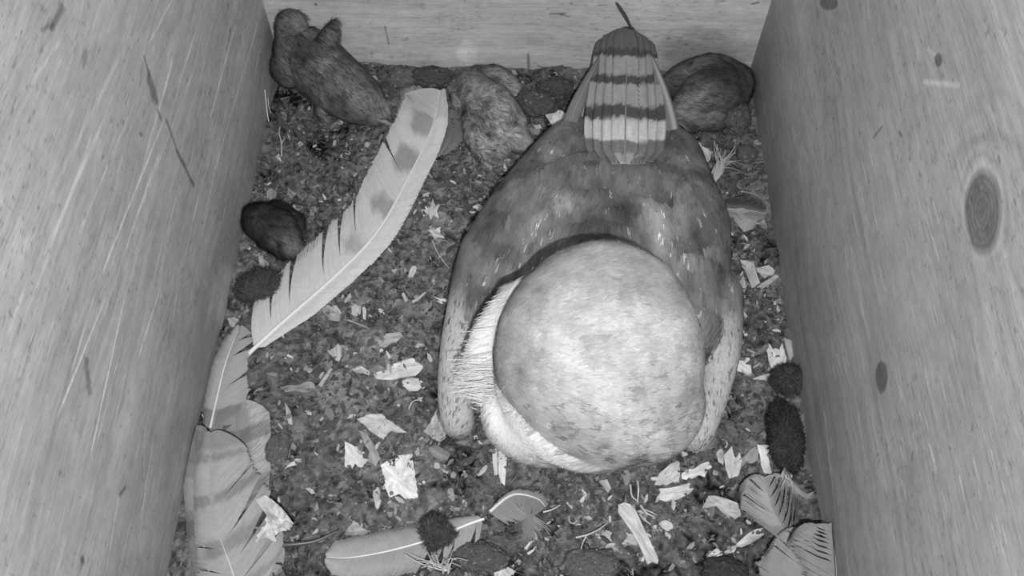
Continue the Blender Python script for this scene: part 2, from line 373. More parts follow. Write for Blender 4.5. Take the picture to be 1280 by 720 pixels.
# ------------------------------------------------------------------ bodies grown from blended balls
def blend(balls, voxel, smooth, name):
    """balls: (centre, (rx,ry,rz), 3x3 matrix or None). One continuous skin over all of them."""
    bm = bmesh.new()
    for c, r, mt in balls:
        if not hasattr(r, '__len__'): r = (r, r, r)
        S = Matrix.Diagonal(Vector(r)).to_4x4(); R = (mt if mt else Matrix.Identity(3)).to_4x4()
        bmesh.ops.create_icosphere(bm, subdivisions=3, radius=1, matrix=Matrix.Translation(Vector(c)) @ R @ S)
    me = bpy.data.meshes.new(name); bm.to_mesh(me); tmp = bpy.data.objects.new('tmp', me); COL.objects.link(tmp)
    a = tmp.modifiers.new('r', 'REMESH'); a.mode = 'VOXEL'; a.voxel_size = voxel
    b = tmp.modifiers.new('s', 'SMOOTH'); b.factor = .5; b.iterations = smooth
    dg = bpy.context.evaluated_depsgraph_get(); dg.update()
    out = bpy.data.meshes.new_from_object(tmp.evaluated_get(dg)); out.name = name
    bpy.data.objects.remove(tmp)
    out.polygons.foreach_set('use_smooth', np.full(len(out.polygons), True))
    out.materials.clear()
    return out
def chain(pts, rads, n):
    """balls strung along a curve with interpolated radii"""
    c = spline(pts, n); r = np.interp(np.linspace(0, 1, n), np.linspace(0, 1, len(rads)), rads); return [(c[i], float(r[i]), None) for i in range(n)]
def me_np(me):
    n = len(me.vertices); V = np.empty(n*3, np.float32); me.vertices.foreach_get('co', V); V = V.reshape(-1, 3).astype(float)
    N = np.empty(n*3, np.float32); me.vertices.foreach_get('normal', N); N = N.reshape(-1, 3).astype(float)
    me.calc_loop_triangles(); T = np.empty(len(me.loop_triangles)*3, np.int32); me.loop_triangles.foreach_get('vertices', T); return V, N, T.reshape(-1, 3)
def sample(me, n, seed, keep=None):
    V, N, T = me_np(me); r = np.random.default_rng(seed)
    a, b, c = V[T[:, 0]], V[T[:, 1]], V[T[:, 2]]; ar = np.linalg.norm(np.cross(b-a, c-a), axis=1)
    if keep is not None: ar = ar*keep((a+b+c)/3)
    i = r.choice(len(T), n, p=ar/ar.sum()); u = np.sqrt(r.uniform(0, 1, n)); v = r.uniform(0, 1, n)
    w = np.stack([1-u, u*(1-v), u*v], 1)[..., None]
    p = (np.stack([a[i], b[i], c[i]], 1)*w).sum(1); q = (np.stack([N[T[i, 0]], N[T[i, 1]], N[T[i, 2]]], 1)*w).sum(1)
    return p, q/np.linalg.norm(q, axis=1, keepdims=True)
def nrm(a): return a/(np.linalg.norm(a, axis=-1, keepdims=True)+1e-12)
def blades(p, n, d, length, width, lift, droop, tone, seed, taper=(1, .9, .35), tipdark=0.0):
    """thin curved blades: roots p, normals n, lying along d"""
    r = np.random.default_rng(seed); m = len(p)
    d = nrm(d-(d*n).sum(1, keepdims=True)*n); s = nrm(np.cross(n, d))
    L_ = np.broadcast_to(length, (m,))[:, None]; W = np.broadcast_to(width, (m,))[:, None]
    lift = np.broadcast_to(lift, (m,))[:, None]; rows = []
    for k, t in enumerate((0, .5, 1.0)):
        c = p+d*L_*t+n*L_*(lift*t-droop*t*t)+n*.0001
        rows += [c-s*W*.5*taper[k], c+s*W*.5*taper[k]]
    V = np.stack(rows, 1).reshape(-1, 3); o = (np.arange(m)*6)[:, None]
    Fc = np.vstack([o+np.array([[0, 1, 3, 2]]), o+np.array([[2, 3, 5, 4]])])
    tn = np.broadcast_to(tone, (m,))[:, None]*np.array([[.85, .85, 1, 1, 1-tipdark, 1-tipdark]])
    return quick(V, Fc, tn.ravel())

# ------------------------------------------------------------------ the owl
def owl():
    root = thing('barn_owl', 'large pale-headed barn owl seen from above, barred tail against the back wall', 'owl', L(745, 400))
    hc = P(747, 447, .196)
    A = (Vector((0, 0, H))-hc+Vector((cam.location.x, 0, 0))).normalized()        # crown axis of the head
    U = (Vector((0, 1, .25))-A*Vector((0, 1, .25)).dot(A)).normalized(); R = U.cross(A).normalized()
    if R.x < 0: R = -R
    HM = Matrix((R, U, A)).transposed()
    k = (hc-Vector((0, 0, H))).length/F                # metres per px at the head
    def hp(u, v, up=0.0): return hc+R*((u-747)*k)-U*((v-447)*k)+A*up
    balls = [(hc, (131*k, 138*k, .050), HM), (hp(742, 470, -.004), (122*k, 118*k, .046), HM), (hp(752, 400, -.004), (112*k, 100*k, .046), HM),
             (hp(728, 512, -.012), (108*k, 74*k, .036), HM), (hp(752, 545, -.016), (92*k, 46*k, .030), HM), (hp(694, 518, -.020), (96*k, 70*k, .030), HM), (hp(800, 500, -.008), (80*k, 80*k, .038), HM)]
    nhead = len(balls)
    # neck and trunk
    balls += chain([hc+Vector((0, -.002, -.035)), P(747, 400, .105), P(748, 340, .078)], [.044, .046, .052], 7)
    balls += [(P(745, 345, .078), (.084, .078, .050), None), (P(748, 395, .080), (.083, .060, .046), None), (P(752, 290, .073), (.082, .066, .045), None), (P(766, 235, .060), (.062, .052, .036), None), (P(776, 200, .050), (.048, .045, .030), None),
              (P(748, 425, .060), (.062, .055, .052), None), (P(745, 380, .045), (.060, .070, .040), None)]
    balls += chain([P(764, 262, .070), P(774, 215, .060), P(782, 175, .050)], [.044, .036, .022], 7)
    # folded wings, shoulder to tip, each side
    balls += chain([P(612, 400, .090), P(630, 330, .088), P(660, 272, .080), P(688, 222, .068), P(704, 188, .058), P(718, 162, .052)], [.028, .033, .032, .027, .021, .012], 22)
    balls += chain([P(858, 420, .096), P(862, 340, .090), P(857, 285, .084), P(848, 235, .070), P(846, 200, .060), P(842, 172, .052)], [.024, .028, .032, .027, .021, .011], 22)
    lobeL = [P(572, 528, .080), P(569, 490, .086), P(573, 440, .092), P(585, 390, .094), P(600, 345, .090)]; rL = [.0105, .0118, .0125, .0150, .0190]
    lobeR = [P(871, 548, .084), P(884, 515, .088), P(897, 472, .092), P(903, 425, .094), P(896, 375, .090)]; rR = [.0092, .0100, .0105, .0130, .0180]
    balls += chain(lobeL, rL, 22)+chain(lobeR, rR, 22)
    tuftc = [hp(655, 380, -.020), hp(632, 420, -.026), hp(616, 452, -.032), hp(602, 474, -.038), hp(584, 476, -.046)]; tuftr = [.016, .020, .020, .016, .008]; balls += chain(tuftc, tuftr, 12)
    # feathered legs down to the litter
    for u in (705, 785):
        a = P(u, 400, .05); balls += chain([a, Vector((a.x, a.y-.01, .025)), Vector((a.x, a.y-.02, .010))], [.022, .014, .009], 6)
    me = blend(balls, .0022, 16, 'body'); V, N, T = me_np(me)
    bvh = BVHTree.FromPolygons([tuple(v) for v in V], [tuple(int(i) for i in t) for t in T])
    def hit(u, v):
        h = bvh.ray_cast(Vector((0, 0, H)), ray(u, v).normalized())
        return h[0] if h[0] is not None else P(u, v, .09)
    def chain_dist(p, pts, rads):
        c = spline(pts, 30); c = np.array([tuple(q) for q in c]); rr = np.interp(np.linspace(0, 1, 30), np.linspace(0, 1, len(rads)), rads)
        d = np.linalg.norm(p[:, None]-c[None], axis=2); i = d.argmin(1); return d[np.arange(len(p)), i]/rr[i], i/29.0
    Rn, Un, An, hcn = (np.array(x) for x in (R, U, A, hc))
    def headc(p): q = p-hcn; return (q@Rn)/(133*k), (q@Un)/(133*k), (q@An)
    def is_tuft(p):
        d, s_ = chain_dist(p, tuftc, tuftr); return d < 1.12
    def is_head(p):
        a, b, c = headc(p)
        rr = np.hypot(a/1.06, (b+.08)/1.14); return ((rr < 1.0) & (c > -.034-.0*a)) | is_tuft(p) | ((((p-np.array(hp(694, 518, -.020)))@Rn/(96*k))**2+((p-np.array(hp(694, 518, -.020)))@Un/(70*k))**2 < 1.25) & (c > -.056))
    rim = [(-.76, .92), (-.86, .60), (-.97, .36), (-1.0, .02), (-.90, -.26), (-.66, -.52), (-.36, -.78), (-.02, -.96), (.3, -1.10)]
    rimc = np.array([tuple(q)[:2] for q in spline([(x, y, 0) for x, y in rim], 60)])
    def face_sd(a, b):
        d = np.hypot(a[:, None]-rimc[None, :, 0], b[:, None]-rimc[None, :, 1]); i = d.argmin(1); j = np.clip(i, 1, 58)
        t = rimc[j+1]-rimc[j-1]; nx, ny = t[:, 1], -t[:, 0]      # right-hand side of the path is ... the crown
        side = np.sign((a-rimc[i, 0])*nx+(b-rimc[i, 1])*ny); return d[np.arange(len(a)), i]*side, i/59.0
    s0, _ = face_sd(np.array([-.97]), np.array([-.75])); sgn = 1.0 if s0[0] > 0 else -1.0

    sp = [((738,285),34,.75),((700,300),30,.95),((655,330),28,.85),((620,305),26,.75),((640,262),22,.85),((690,262),26,1.9),((668,290),18,1.6),((720,235),25,1.25),((800,262),20,1.0),((822,270),22,2.1),((835,315),24,2.0),((850,355),20,1.8),((858,380),14,1.35),
          ((770,240),24,.85),((762,280),30,.8),((800,300),18,.95),((880,300),14,.7),((893,330),14,1.3),((885,270),18,.9),((870,220),22,.8),((600,380),20,.7),((622,350),14,.85),((602,300),16,.75),((575,400),12,.9),((650,225),20,.9),((700,195),22,1.15),((680,215),10,.7),
          ((735,205),14,.72),((820,200),22,1.1),((850,190),18,.7),((866,400),12,.6),((878,430),12,.55),((884,460),10,.6),((660,310),14,1.3),((705,270),12,1.4)]
    SPT = [(np.array(hit(*c)), r*.00053, g) for c, r, g in sp]
    def mantle_tone(p):
        x, y, z = p.T
        t = .150*(1+1.7*(fbm(x*46, y*40, z*40, seed=401, octv=4)-.5)+1.1*(fbm(x*150, y*70, z*60, seed=402, octv=3)-.5))
        for c, r, g in SPT:
            d2 = ((p-c)**2).sum(1)/(r*r); t = t*(1+(g-1)*np.exp(-d2*.8))
        return t
    capb = [((690,350),40,.92),((770,360),34,.86),((830,370),34,.84),((860,430),30,.85),((850,490),28,.86),((700,410),40,1.0),((760,430),30,1.12),((800,460),26,.92),((720,460),40,1.10),((680,470),30,1.05),((790,400),16,1.15),((815,420),18,1.12),
            ((740,550),60,1.05),((800,565),60,1.1),((690,500),40,.95),((850,540),40,1.1),((720,320),40,1.25),((760,520),60,.86)]
    def head_tone(p, fine=True):
        a, b, c = headc(p); sd, s = face_sd(a, b); sd = sd*sgn
        t = .30*(1+.95*(fbm(a*7, b*7, c*60, seed=410, octv=4)-.5)+.55*(fbm(a*3, b*3, seed=412, octv=2)-.5)+.35*(fbm(a*22, b*26, seed=413, octv=2)-.5))
        for (u, v), r, g in capb:
            da, db = a-(u-747)/133, b+(v-447)/133; t = t*(1+(g-1)*np.exp(-(da*da+db*db)/(r/133)**2))
        nb = (fbm(a*16, b*16, seed=411, octv=2)-.5)*.05
        white = sstep(-.015, .03, sd+nb)*(1-sstep(.22, .46, sd))
        face = sstep(.14, .40, sd)
        up = sstep(-.55, -.05, b)           # the upper part of the ruff stays white all the way out
        t = t*(1-np.exp(-((sd+.03)/.025)**2)*.16*(b > -.7))
        t = t*(1-white)+.70*white
        t = np.where(sd > .02, t*(1-face)+(.36+.34*up)*face, t)
        t = np.where(is_tuft(p) & (a < -.80), .62, t)
        return np.clip(t, .02, .8)
    # speckles: random spots on the surface
    tone = np.full(len(V), .12); hd = is_head(V)
    dl, tl = chain_dist(V, lobeL, rL); dr, tr_ = chain_dist(V, lobeR, rR)
    bt = mantle_tone(V); ht = head_tone(V)
    def lobe_mix(p):
        """how far a point belongs to the pale leading edge of either wing"""
        dl, tl = chain_dist(p, lobeL, rL); dr, tr_ = chain_dist(p, lobeR, rR)
        nl = (fbm(p[:, 0]*140, p[:, 1]*140, p[:, 2]*140, seed=420)-.5)*.25
        ml = (1-sstep(1.08, 1.30, dl+nl))*(1-sstep(.62, .98, tl+nl*.4)); mr_ = (1-sstep(1.08, 1.30, dr+nl))*(1-sstep(.62, .98, tr_+nl*.4))
        return ml, mr_
    ml, mr_ = lobe_mix(V); m_ = np.maximum(ml, mr_)
    low = 1-sstep(.035, .06, V[:, 2])
    tone = bt*(1-m_)+.30*m_; tone = np.where(hd, ht, tone); tone = tone*(1-low)+.45*low
    set_tone(me, tone*.8); body = link('body', me, 'skin', None); child_of(root, body)

    # plumage
    def add(name, mesh, mt='plume', label=None, par=root):
        o = link(name, mesh, mt); child_of(par, o)
        if label: o['label'] = label
        return o
    # head
    p, n = sample(me, 52000, 501, lambda c: is_head(c).astype(float)); a, b, c = headc(p); t = head_tone(p)
    r = np.random.default_rng(3)
    sd, ss = face_sd(a, b); sd *= sgn
    flow = np.where((sd > 0)[:, None], -Rn*.9-Un*(.35+.5*(b[:, None] < -.5)), Rn*.95+Un*.35*(b[:, None]+.2))+r.normal(0, .22, p.shape)
    kd = KDTree(400); rs = np.random.default_rng(9); SPn = 0; fl = []
    pi = rs.choice(len(p), 2600, replace=False)
    for i in pi:
        q = a[i], b[i]
        if sd[i] < -.06:
            if b[i] < -.38 and rs.uniform() < .30: fl.append((i, .62, .0009))      # dark flecks low on the head
            elif b[i] < -.1 and a[i] > .1 and rs.uniform() < .12: fl.append((i, .74, .0010))
            elif rs.uniform() < .10: fl.append((i, 1.22, .0006))
            elif rs.uniform() < .07: fl.append((i, .82, .0008))
    P_ = p
    cells = {}
    key = np.floor(p/.0016).astype(int)
    for j, kk in enumerate(map(tuple, key)): cells.setdefault(kk, []).append(j)
    for i, g, rad in fl:
        kk = key[i]
        for dx in (-1, 0, 1):
            for dy in (-1, 0, 1):
                for dz in (-1, 0, 1):
                    for j in cells.get((kk[0]+dx, kk[1]+dy, kk[2]+dz), ()):
                        e = p[j]-p[i]; ea = e@Rn/1.9; eb = e@Un
                        if ea*ea+eb*eb < rad*rad: t[j] = t[j]*g
    t = np.clip(t*(1+r.normal(0, .05, len(p))), .02, .85)
    cap = sd < 0
    ln = np.where(cap, .0048, .0070)*r.uniform(.7, 1.3, len(p))
    add('head_plumage', blades(p[cap], n[cap], flow[cap], ln[cap], .0011, .10, .06, t[cap], 1), label='mottled grey crown and nape plumage')
    fc = ~cap
    add('facial_ruff', blades(p[fc], n[fc], flow[fc], ln[fc], .0008, .22, .12, t[fc], 2), label='white ruff of stiff feathers round the face')
    # soft white feathers reaching from the ruff over the left wing edge
    q0 = np.array(hp(628, 440, -.012)); m = 2200; f = r.uniform(0, 1, m)
    root_px = np.array([[u, v] for u, v in zip(np.interp(f, [0, 1], [632, 606]), np.interp(f, [0, 1], [372, 505]))])
    rp = np.array([tuple(hp(u+r.normal(0, 6), v+r.normal(0, 4), -.016+r.normal(0, .004))) for u, v in root_px])
    reach = np.interp(f, [0, .25, .6, .8, 1], [.008, .016, .024, .024, .006])*r.uniform(.15, 1.0, m)
    dd = nrm(-Rn[None]*1.0+Un[None]*np.interp(f, [0, .5, 1], [-.25, -.30, .15])[:, None]-An[None]*.35+r.normal(0, .17, (m, 3)))
    nn = nrm(np.array(A)[None]+.0*dd)
    add('ruff_tuft', blades(rp, np.repeat(nn[:1], m, 0), dd, reach, .0005, -.25, .10, .50*r.uniform(.8, 1.05, m), 4), label='loose white feathers fanning from the ruff to the left wing')
    # back and wings
    p, n = sample(me, 90000, 502, lambda c: ((~is_head(c)) & (c[:, 2] > .030)).astype(float)); x, y, z = p.T
    ml, mr_ = lobe_mix(p); m_ = np.maximum(ml, mr_); t = mantle_tone(p)
    cx = P(750, 300, .1).x
    flow = np.stack([-(x-cx)*2.2+.16, np.full(len(p), 1.0), np.zeros(len(p))], 1)+r.normal(0, .10, p.shape)
    front = (y < hcn[1]+.005) & (m_ < .5) & (z < .13); t = np.where(front, .40, t)
    t = t*(1-m_)+.36*m_*(1+.3*(fbm(x*60, y*60, z*60, seed=430)-.5))
    key = np.floor(p/.0020).astype(int); cells = {}
    for j, kk in enumerate(map(tuple, key)): cells.setdefault(kk, []).append(j)
    for i in rs.choice(len(p), 8000, replace=False):
        if m_[i] > .6 and rs.uniform() < .62: g, rad, el = .45, .0006, 1.8
        elif m_[i] <= .2 and rs.uniform() < .075: g, rad, el = 2.4, .0007, 1.2        # pale specks on the mantle
        elif m_[i] <= .2 and rs.uniform() < .07: g, rad, el = .75, .0020, 1.6
        else: continue
        kk = key[i]
        for dx in (-1, 0, 1):
            for dy in (-1, 0, 1):
                for dz in (-1, 0, 1):
                    for j in cells.get((kk[0]+dx, kk[1]+dy, kk[2]+dz), ()):
                        e = p[j]-p[i]
                        if e[0]**2+(e[1]/el)**2+e[2]**2 < rad*rad: t[j] *= g
    t = np.clip(t*(1+r.normal(0, .06, len(p))), .015, .8)
    isw = m_ > .35; wing = ((x < P(655, 300, .08).x) | (x > P(838, 300, .08).x)) & ~isw
    bk = ~isw & ~wing
    ln = np.where(isw, .0042, .0085)*r.uniform(.7, 1.3, len(p))
    for nm, kmask, lb in (('back_plumage', bk, 'dark mottled mantle with pale specks'), ('wing_plumage', wing, 'grey mottled folded wing coverts'), ('wing_edge_plumage', isw, 'pale spotted leading edges of the folded wings')):
        add(nm, blades(p[kmask], n[kmask], flow[kmask], ln[kmask], .0013, .07, .05, t[kmask], 5), label=lb)
    # scapular edges: rows of longer feathers standing a little proud
    def row(px, ln, tone, n_, seed):
        c = spline([hit(*q) for q in px], n_); rr = np.random.default_rng(seed)
        pts = np.array([tuple(q) for q in c]); pts[:, 1] -= ln*.6
        nn = []
        for q in pts:
            h = bvh.find_nearest(Vector(q)); nn.append(tuple(h[1])); 
        pts = np.array([tuple(bvh.find_nearest(Vector(q))[0]) for q in pts]); nn = np.array(nn); nn = np.where(nn[:, 2:3] < 0, -nn, nn)
        d = np.stack([-(pts[:, 0]-cx)*2.0, np.ones(len(pts)), np.zeros(len(pts))], 1)+rr.normal(0, .08, pts.shape)
        return pts, nn, d, ln*rr.uniform(.8, 1.2, len(pts)), tone*rr.uniform(.8, 1.15, len(pts))
    rows = [row([(632,285),(655,240),(678,222),(705,205),(745,200)], .016, .15, 260, 1), row([(815,205),(850,215),(880,250),(905,300)], .016, .12, 240, 2),
            row([(882,318),(893,314),(905,322)], .008, .17, 40, 3), row([(700,235),(740,218),(790,214),(820,222)], .014, .15, 160, 4)]
    cat_ = [np.concatenate([rw[i] for rw in rows]) for i in range(5)]
    add('scapular_feathers', blades(cat_[0], cat_[1], cat_[2], cat_[3], .0024, .10, .08, cat_[4], 6, taper=(.8, 1, .6)))

    # tail feathers: arched fan, base on the rump, tips against the back wall
    def bars(s, seed, i):
        # dark bars across the feather, measured from the base
        tb = .37+.05*(s < .62)+.22*(1-sstep(.31, .37, s))
        w_ = .010*np.sin(s*90+seed)
        for c0, hw, dk in ((.836, .030, .085), (.64, .034, .095), (.40, .050, .10), (.125, .065, .19)):
            k_ = 1-sstep(hw*.75, hw*1.2, np.abs(s+w_-c0)); tb = tb*(1-k_)+dk*k_
        tb = np.where(s > .855, .15, tb); tb = np.where(s < .07, .17+.18*(abs(i-3) < 1), tb)
        return tb
    Tc = {}
    base_c = P(782, 207, .098); 
    for i in (0, 6, 1, 5, 2, 4, 3):
        f = (i-3)/3.0
        b0 = P(780+f*30, 210-7*f*f, .114-.012*f*f); m1 = P(781+f*34, 155, .102-.016*f*f)
        m2 = PY(785+f*37, 100, .535) ; m2.z = max(m2.z, 0); 
        m2 = P(782+f*27, 98, .078-.013*f*f); tip = P(781+f*20, 32+15*abs(f)**2.0, .060-.009*f*f); tip.y = min(tip.y, YB-.008)
        off = Vector((0, 0, .0016*(3-abs(i-3))))
        shp = [q+off for q in (b0, m1, m2, tip)]
        n_ = 90; c = spline(shp, n_); s = np.linspace(0, 1, n_)
        wd = np.interp(s, [0, .12, .55, .85, .93, .98, 1], [.003, .0100, .0108, .0114, .0108, .0080, .0020])
        nv = 13; q = np.linspace(-1, 1, nv); Vv = []; tn = []
        for j in range(n_):
            tdir = (c[min(j+1, n_-1)]-c[max(j-1, 0)]).normalized(); side = tdir.cross(Vector((f*-.35, 0, 1))).normalized(); up = side.cross(tdir)
            for qq in q: Vv.append(c[j]+side*(qq*wd[j])+up*(-.0022*qq*qq)*min(1, wd[j]/.008)+up*.00025*math.sin(qq*40+s[j]*200))
        Vv = np.array([tuple(v) for v in Vv]); S = np.repeat(s, nv); Q = np.tile(q, n_)
        tn = bars(S+(1-Q*Q)*.006-.004*f*f+.045*(fbm(S*14+i*7, Q*9, seed=600+i)-.5), i*1.3, i)*(1+.45*(fbm(S*12, Q*40+i*9, seed=610)-.5))*(1-.20*np.exp(-((np.abs(Q)-.97)/.04)**2))
        tn = tn*(1+.15*(fbm(S*120, Q*50+i, seed=611)-.5))
        o = add('tail_feather', quick(Vv, grid_faces(n_, nv), tn), 'feather'); sol = o.modifiers.new('t', 'SOLIDIFY'); sol.thickness = .0004
        sh = [c[j]+Vector((0, 0, .0006)) for j in range(0, 70, 3)]
        v_, f_ = tube_np(sh, [.0008*(1-.6*j/len(sh)) for j in range(len(sh))], 6); so = link('shaft', quick(v_, f_, np.full(len(v_), .26)), 'shaft'); so.parent = o; so.matrix_parent_inverse = Matrix.Identity(4)
    # folded flight feathers either side of the tail
    def quill(px, wd, tone, seed, edge=None, label=None):
        n_ = 60; c = spline([P(*a) if isinstance(a, tuple) else a for a in px], n_); s = np.linspace(0, 1, n_); nv = 9; q = np.linspace(-1, 1, nv); w_ = wd*np.interp(s, [0, .1, .6, .9, 1], [.7, 1, .9, .55, .06])
        Vv = []
        for j in range(n_):
            tdir = (c[min(j+1, n_-1)]-c[max(j-1, 0)]).normalized(); side = tdir.cross(Vector((0, 0, 1))).normalized(); up = side.cross(tdir)
            for qq in q: Vv.append(c[j]+side*qq*w_[j]+up*(-.0012*qq*qq))
        S = np.repeat(s, nv); Q = np.tile(q, n_); t_ = tone*(1+.25*(fbm(S*8, Q*20+seed, seed=seed)-.5))
        if edge: t_ = np.where(np.abs(Q-edge[0]) < .22, edge[1], t_)
        o = add('flight_feather', quick(np.array([tuple(v) for v in Vv]), grid_faces(n_, nv), t_), 'feather', label); sol = o.modifiers.new('t', 'SOLIDIFY'); sol.thickness = .0004
        v_, f_ = tube_np([c[j]+Vector((0, 0, .0005)) for j in range(0, n_, 4)], .0005, 6); so = link('shaft', quick(v_, f_, np.full(len(v_), tone*1.4)), 'shaft'); so.parent = o
    quill([(708, 190, .066), (714, 150, .070), (730, 112, .070), (754, 66, .062)], .0062, .20, 71, label='pale primary beside the tail')
    quill([(722, 175, .058), (730, 138, .060), (741, 108, .058), (756, 75, .054)], .0030, .30, 72)
    quill([(842, 190, .066), (838, 150, .070), (824, 102, .070), (808, 60, .064)], .0060, .22, 73, edge=(.45, .42), label='pale primary with a bright edge beside the tail')
    quill([(836, 180, .058), (828, 140, .060), (818, 105, .060), (806, 70, .054)], .0035, .34, 74)
    quill([P(800, 60, .050), PY(791, 40, .600), PY(783, 20, .600), PY(771, 3, .600)], .0046, .07, 75, label='dark narrow tip sticking up past the tail')
    # legs' toes
    for u in (705, 785):
        a = P(u, 400, .05)
        for s_ in (-.6, -.1, .4, 3.0):
            d = Vector((math.sin(s_), -math.cos(s_), 0)); st = Vector((a.x, a.y-.02, .011)); pts = [st, st+d*.012+Vector((0, 0, .002)), st+d*.024+Vector((0, 0, -.003)), st+d*.030+Vector((0, 0, -.006))]
            v_, f_ = tube_np(spline(pts, 10), [.0042, .004, .004, .0038, .0036, .0034, .003, .0022, .0012, .0004], 8); add('toe', quick(v_, f_, np.full(len(v_), .25)), 'hide')
    # the face, turned down to the lower left: disc side, eyes and beak
    fd = (-R*.62-U*.55-A*.55).normalized(); fb = bvh.ray_cast(hc+fd*.15, -fd)[0] or hc+fd*.05
    sx = fd.cross(A).normalized()
    for sgn_ in (-1, 1):
        bm = bmesh.new(); bmesh.ops.create_uvsphere(bm, u_segments=20, v_segments=12, radius=.0055); em = bpy.data.meshes.new('eye'); bm.to_mesh(em); em.transform(Matrix.Translation(fb+sx*.014*sgn_-fd*.0015)); e = add('eye', em, 'eye')
    v_, f_ = tube_np(spline([fb+fd*.001+A*.002, fb+fd*.008-A*.004, fb+fd*.010-A*.012, fb+fd*.007-A*.019], 10), [.004, .0042, .004, .0038, .0034, .003, .0026, .002, .0013, .0004], 10)
    add('beak', quick(v_, f_), 'beak')
    return hit
owl()
# ------------------------------------------------------------------ loose feathers: a shaft and two vanes of barbs
def feather(label, path, wl, wr, tone, bands=(), splits=(), up=.004, seed=0, nb=230, ang=42, lift=0.0, shaft_r=.0011, shaft_tone=.62, arch=.0, speck=None, cup=.0018, ragged=.04, tipround=True, shaft_from=0, shaft_to=1.0, group=None, bare=0.0, m_=9):
    """path: shaft px base -> tip; wl / wr: vane widths in px on the left / right of base->tip; bands: (s0, s1, q0, q1, side, factor)"""
    r = np.random.default_rng(seed)
    heights = up if hasattr(up, '__len__') else [up]*len(path)
    pts = [L(u, v, h) for (u, v), h in zip(path, heights)]
    n = 200; c = np.array([tuple(q) for q in spline(pts, n)]); s = np.linspace(0, 1, n)
    kpx = float(np.mean([(Vector(q)-Vector((0, 0, H))).length for q in c]))/F*1.12
    tan = nrm(np.gradient(c, axis=0)); upv = np.array([0, 0, 1.0]); side = nrm(np.cross(upv[None], tan))     # left of base->tip
    Vs, Fs, Ts = [], [], []; off = 0
    for sg, wd in ((1, wl), (-1, wr)):
        ss = np.linspace(bare, .995, nb); W = np.interp(ss, np.linspace(0, 1, len(wd)), wd)*kpx
        # clumps of barbs lean apart where the vane is split
        lean = np.zeros(nb); gap = np.zeros(nb)
        for s0, sd, amt, wdt in splits:
            if sd != sg: continue
            for k in range(nb):
                d = ss[k]-s0
                if 0 <= d < wdt: lean[k] += amt*(1-d/wdt)
                elif -wdt < d < 0: lean[k] -= amt*.7*(1+d/wdt)
        lean += (fbm(ss*14+seed, ss*0+sg, seed=seed)-.5)*.10
        fade = 1.0
        a = math.radians(ang); q = np.linspace(0, 1, m_)
        sp = (ss[1]-ss[0])
        ci = ss*(n-1); i0 = np.clip(ci.astype(int), 0, n-2); f = (ci-i0)[:, None]
        C = c[i0]*(1-f)+c[i0+1]*f; Tn = nrm(tan[i0]*(1-f)+tan[i0+1]*f); Sd = side[i0]*sg
        Ltot = np.linalg.norm(np.diff(c, axis=0), axis=1).sum()
        W = W*(1+r.normal(0, ragged, nb)*.5+ragged*2*(fbm(ss*40, ss*0, seed=seed+2+sg)-.5))
        fw = W/math.tan(a)*fade                                     # how far a barb runs towards the tip
        rem = (1-ss)*Ltot; capR = max(W[int(nb*.7):].max(), .002)
        hw = sp*Ltot*.95
        rows = []
        for k in range(m_):
            qq = q[k]
            al = fw*qq**1.3+lean*.62*W*qq**1.6
            lim = rem-capR*(1-np.sqrt(np.clip(1-(W*qq/(capR*1.08))**2, 0, 1)))
            pos = C+Sd*(W*qq)[:, None]+Tn*np.minimum(al, lim)[:, None]
            hz = cup*math.sin(qq*2.6)+lift*qq*qq
            pos[:, 2] += hz+.00025*(np.arange(nb) % 3-1)*qq
            e = Tn*(hw*(1.0 if qq < .85 else .55))
            lo = pos-e; hi = pos+e; hi[:, 2] += .00018; lo[:, 2] -= .00010
            rows += [lo, hi]
        V = np.stack(rows, 1)                         # nb, 2m, 3
        # keep above the litter and inside the walls
        V[..., 0] = np.clip(V[..., 0], XL+.0012, XR-.0012); V[..., 1] = np.minimum(V[..., 1], YB-.001)
        g = lit_macro(V[..., 0], V[..., 1])+.0016; V[..., 2] = np.maximum(V[..., 2], g)
        S2 = np.repeat(ss[:, None], 2*m_, 1); Q2 = np.repeat(np.repeat(q, 2)[None], nb, 0)
        S2p = S2+ (Q2**1.25)*(fw/Ltot)[:, None]*.8
        t = tone*(1+.10*(fbm(S2*9, Q2*3+sg, seed=seed+5)-.5)*2)*(1+r.normal(0, .035, (nb, 1)))
        for b in bands:
            s0, s1, q0, q1, sd, fac = b
            if sd and sd != sg: continue
            nz = .05*(fbm(S2*20, Q2*6, seed=seed+8)-.5)
            kk = sstep(s0-.012, s0+.012, S2p+nz)*(1-sstep(s1-.012, s1+.012, S2p+nz))*sstep(q0-.08, q0+.08, Q2+nz*3)*(1-sstep(q1-.08, q1+.08, Q2+nz*3)); t = t*(1+(fac-1)*kk)
        if speck:
            q0, q1, sd, fac = speck
            if sd == sg or not sd: t = np.where((Q2 > q0) & (Q2 < q1) & (_hash((S2p*150).astype(int), (Q2*16).astype(int), (Q2*0).astype(int), seed) > .55), t*fac, t)
        o = off+(np.arange(nb)*2*m_)[:, None]
        Fs.append(np.vstack([o+np.array([[2*k, 2*k+1, 2*k+3, 2*k+2]]) for k in range(m_-1)])); Vs.append(V.reshape(-1, 3)); Ts.append(t.ravel()); off += nb*2*m_
    root = thing('owl_feather', label, 'feather', (float(c[:, 0].mean()), float(c[:, 1].mean()), float(lit_macro(c[100:101, 0], c[100:101, 1])[0])), group)
    V = np.vstack(Vs); o = link('vane', quick(V, np.vstack(Fs), np.concatenate(Ts)), 'feather'); child_of(root, o)
    a0, a1 = int(shaft_from*(n-1)), int(shaft_to*(n-1)); idx = np.linspace(a0, a1, 40).astype(int)
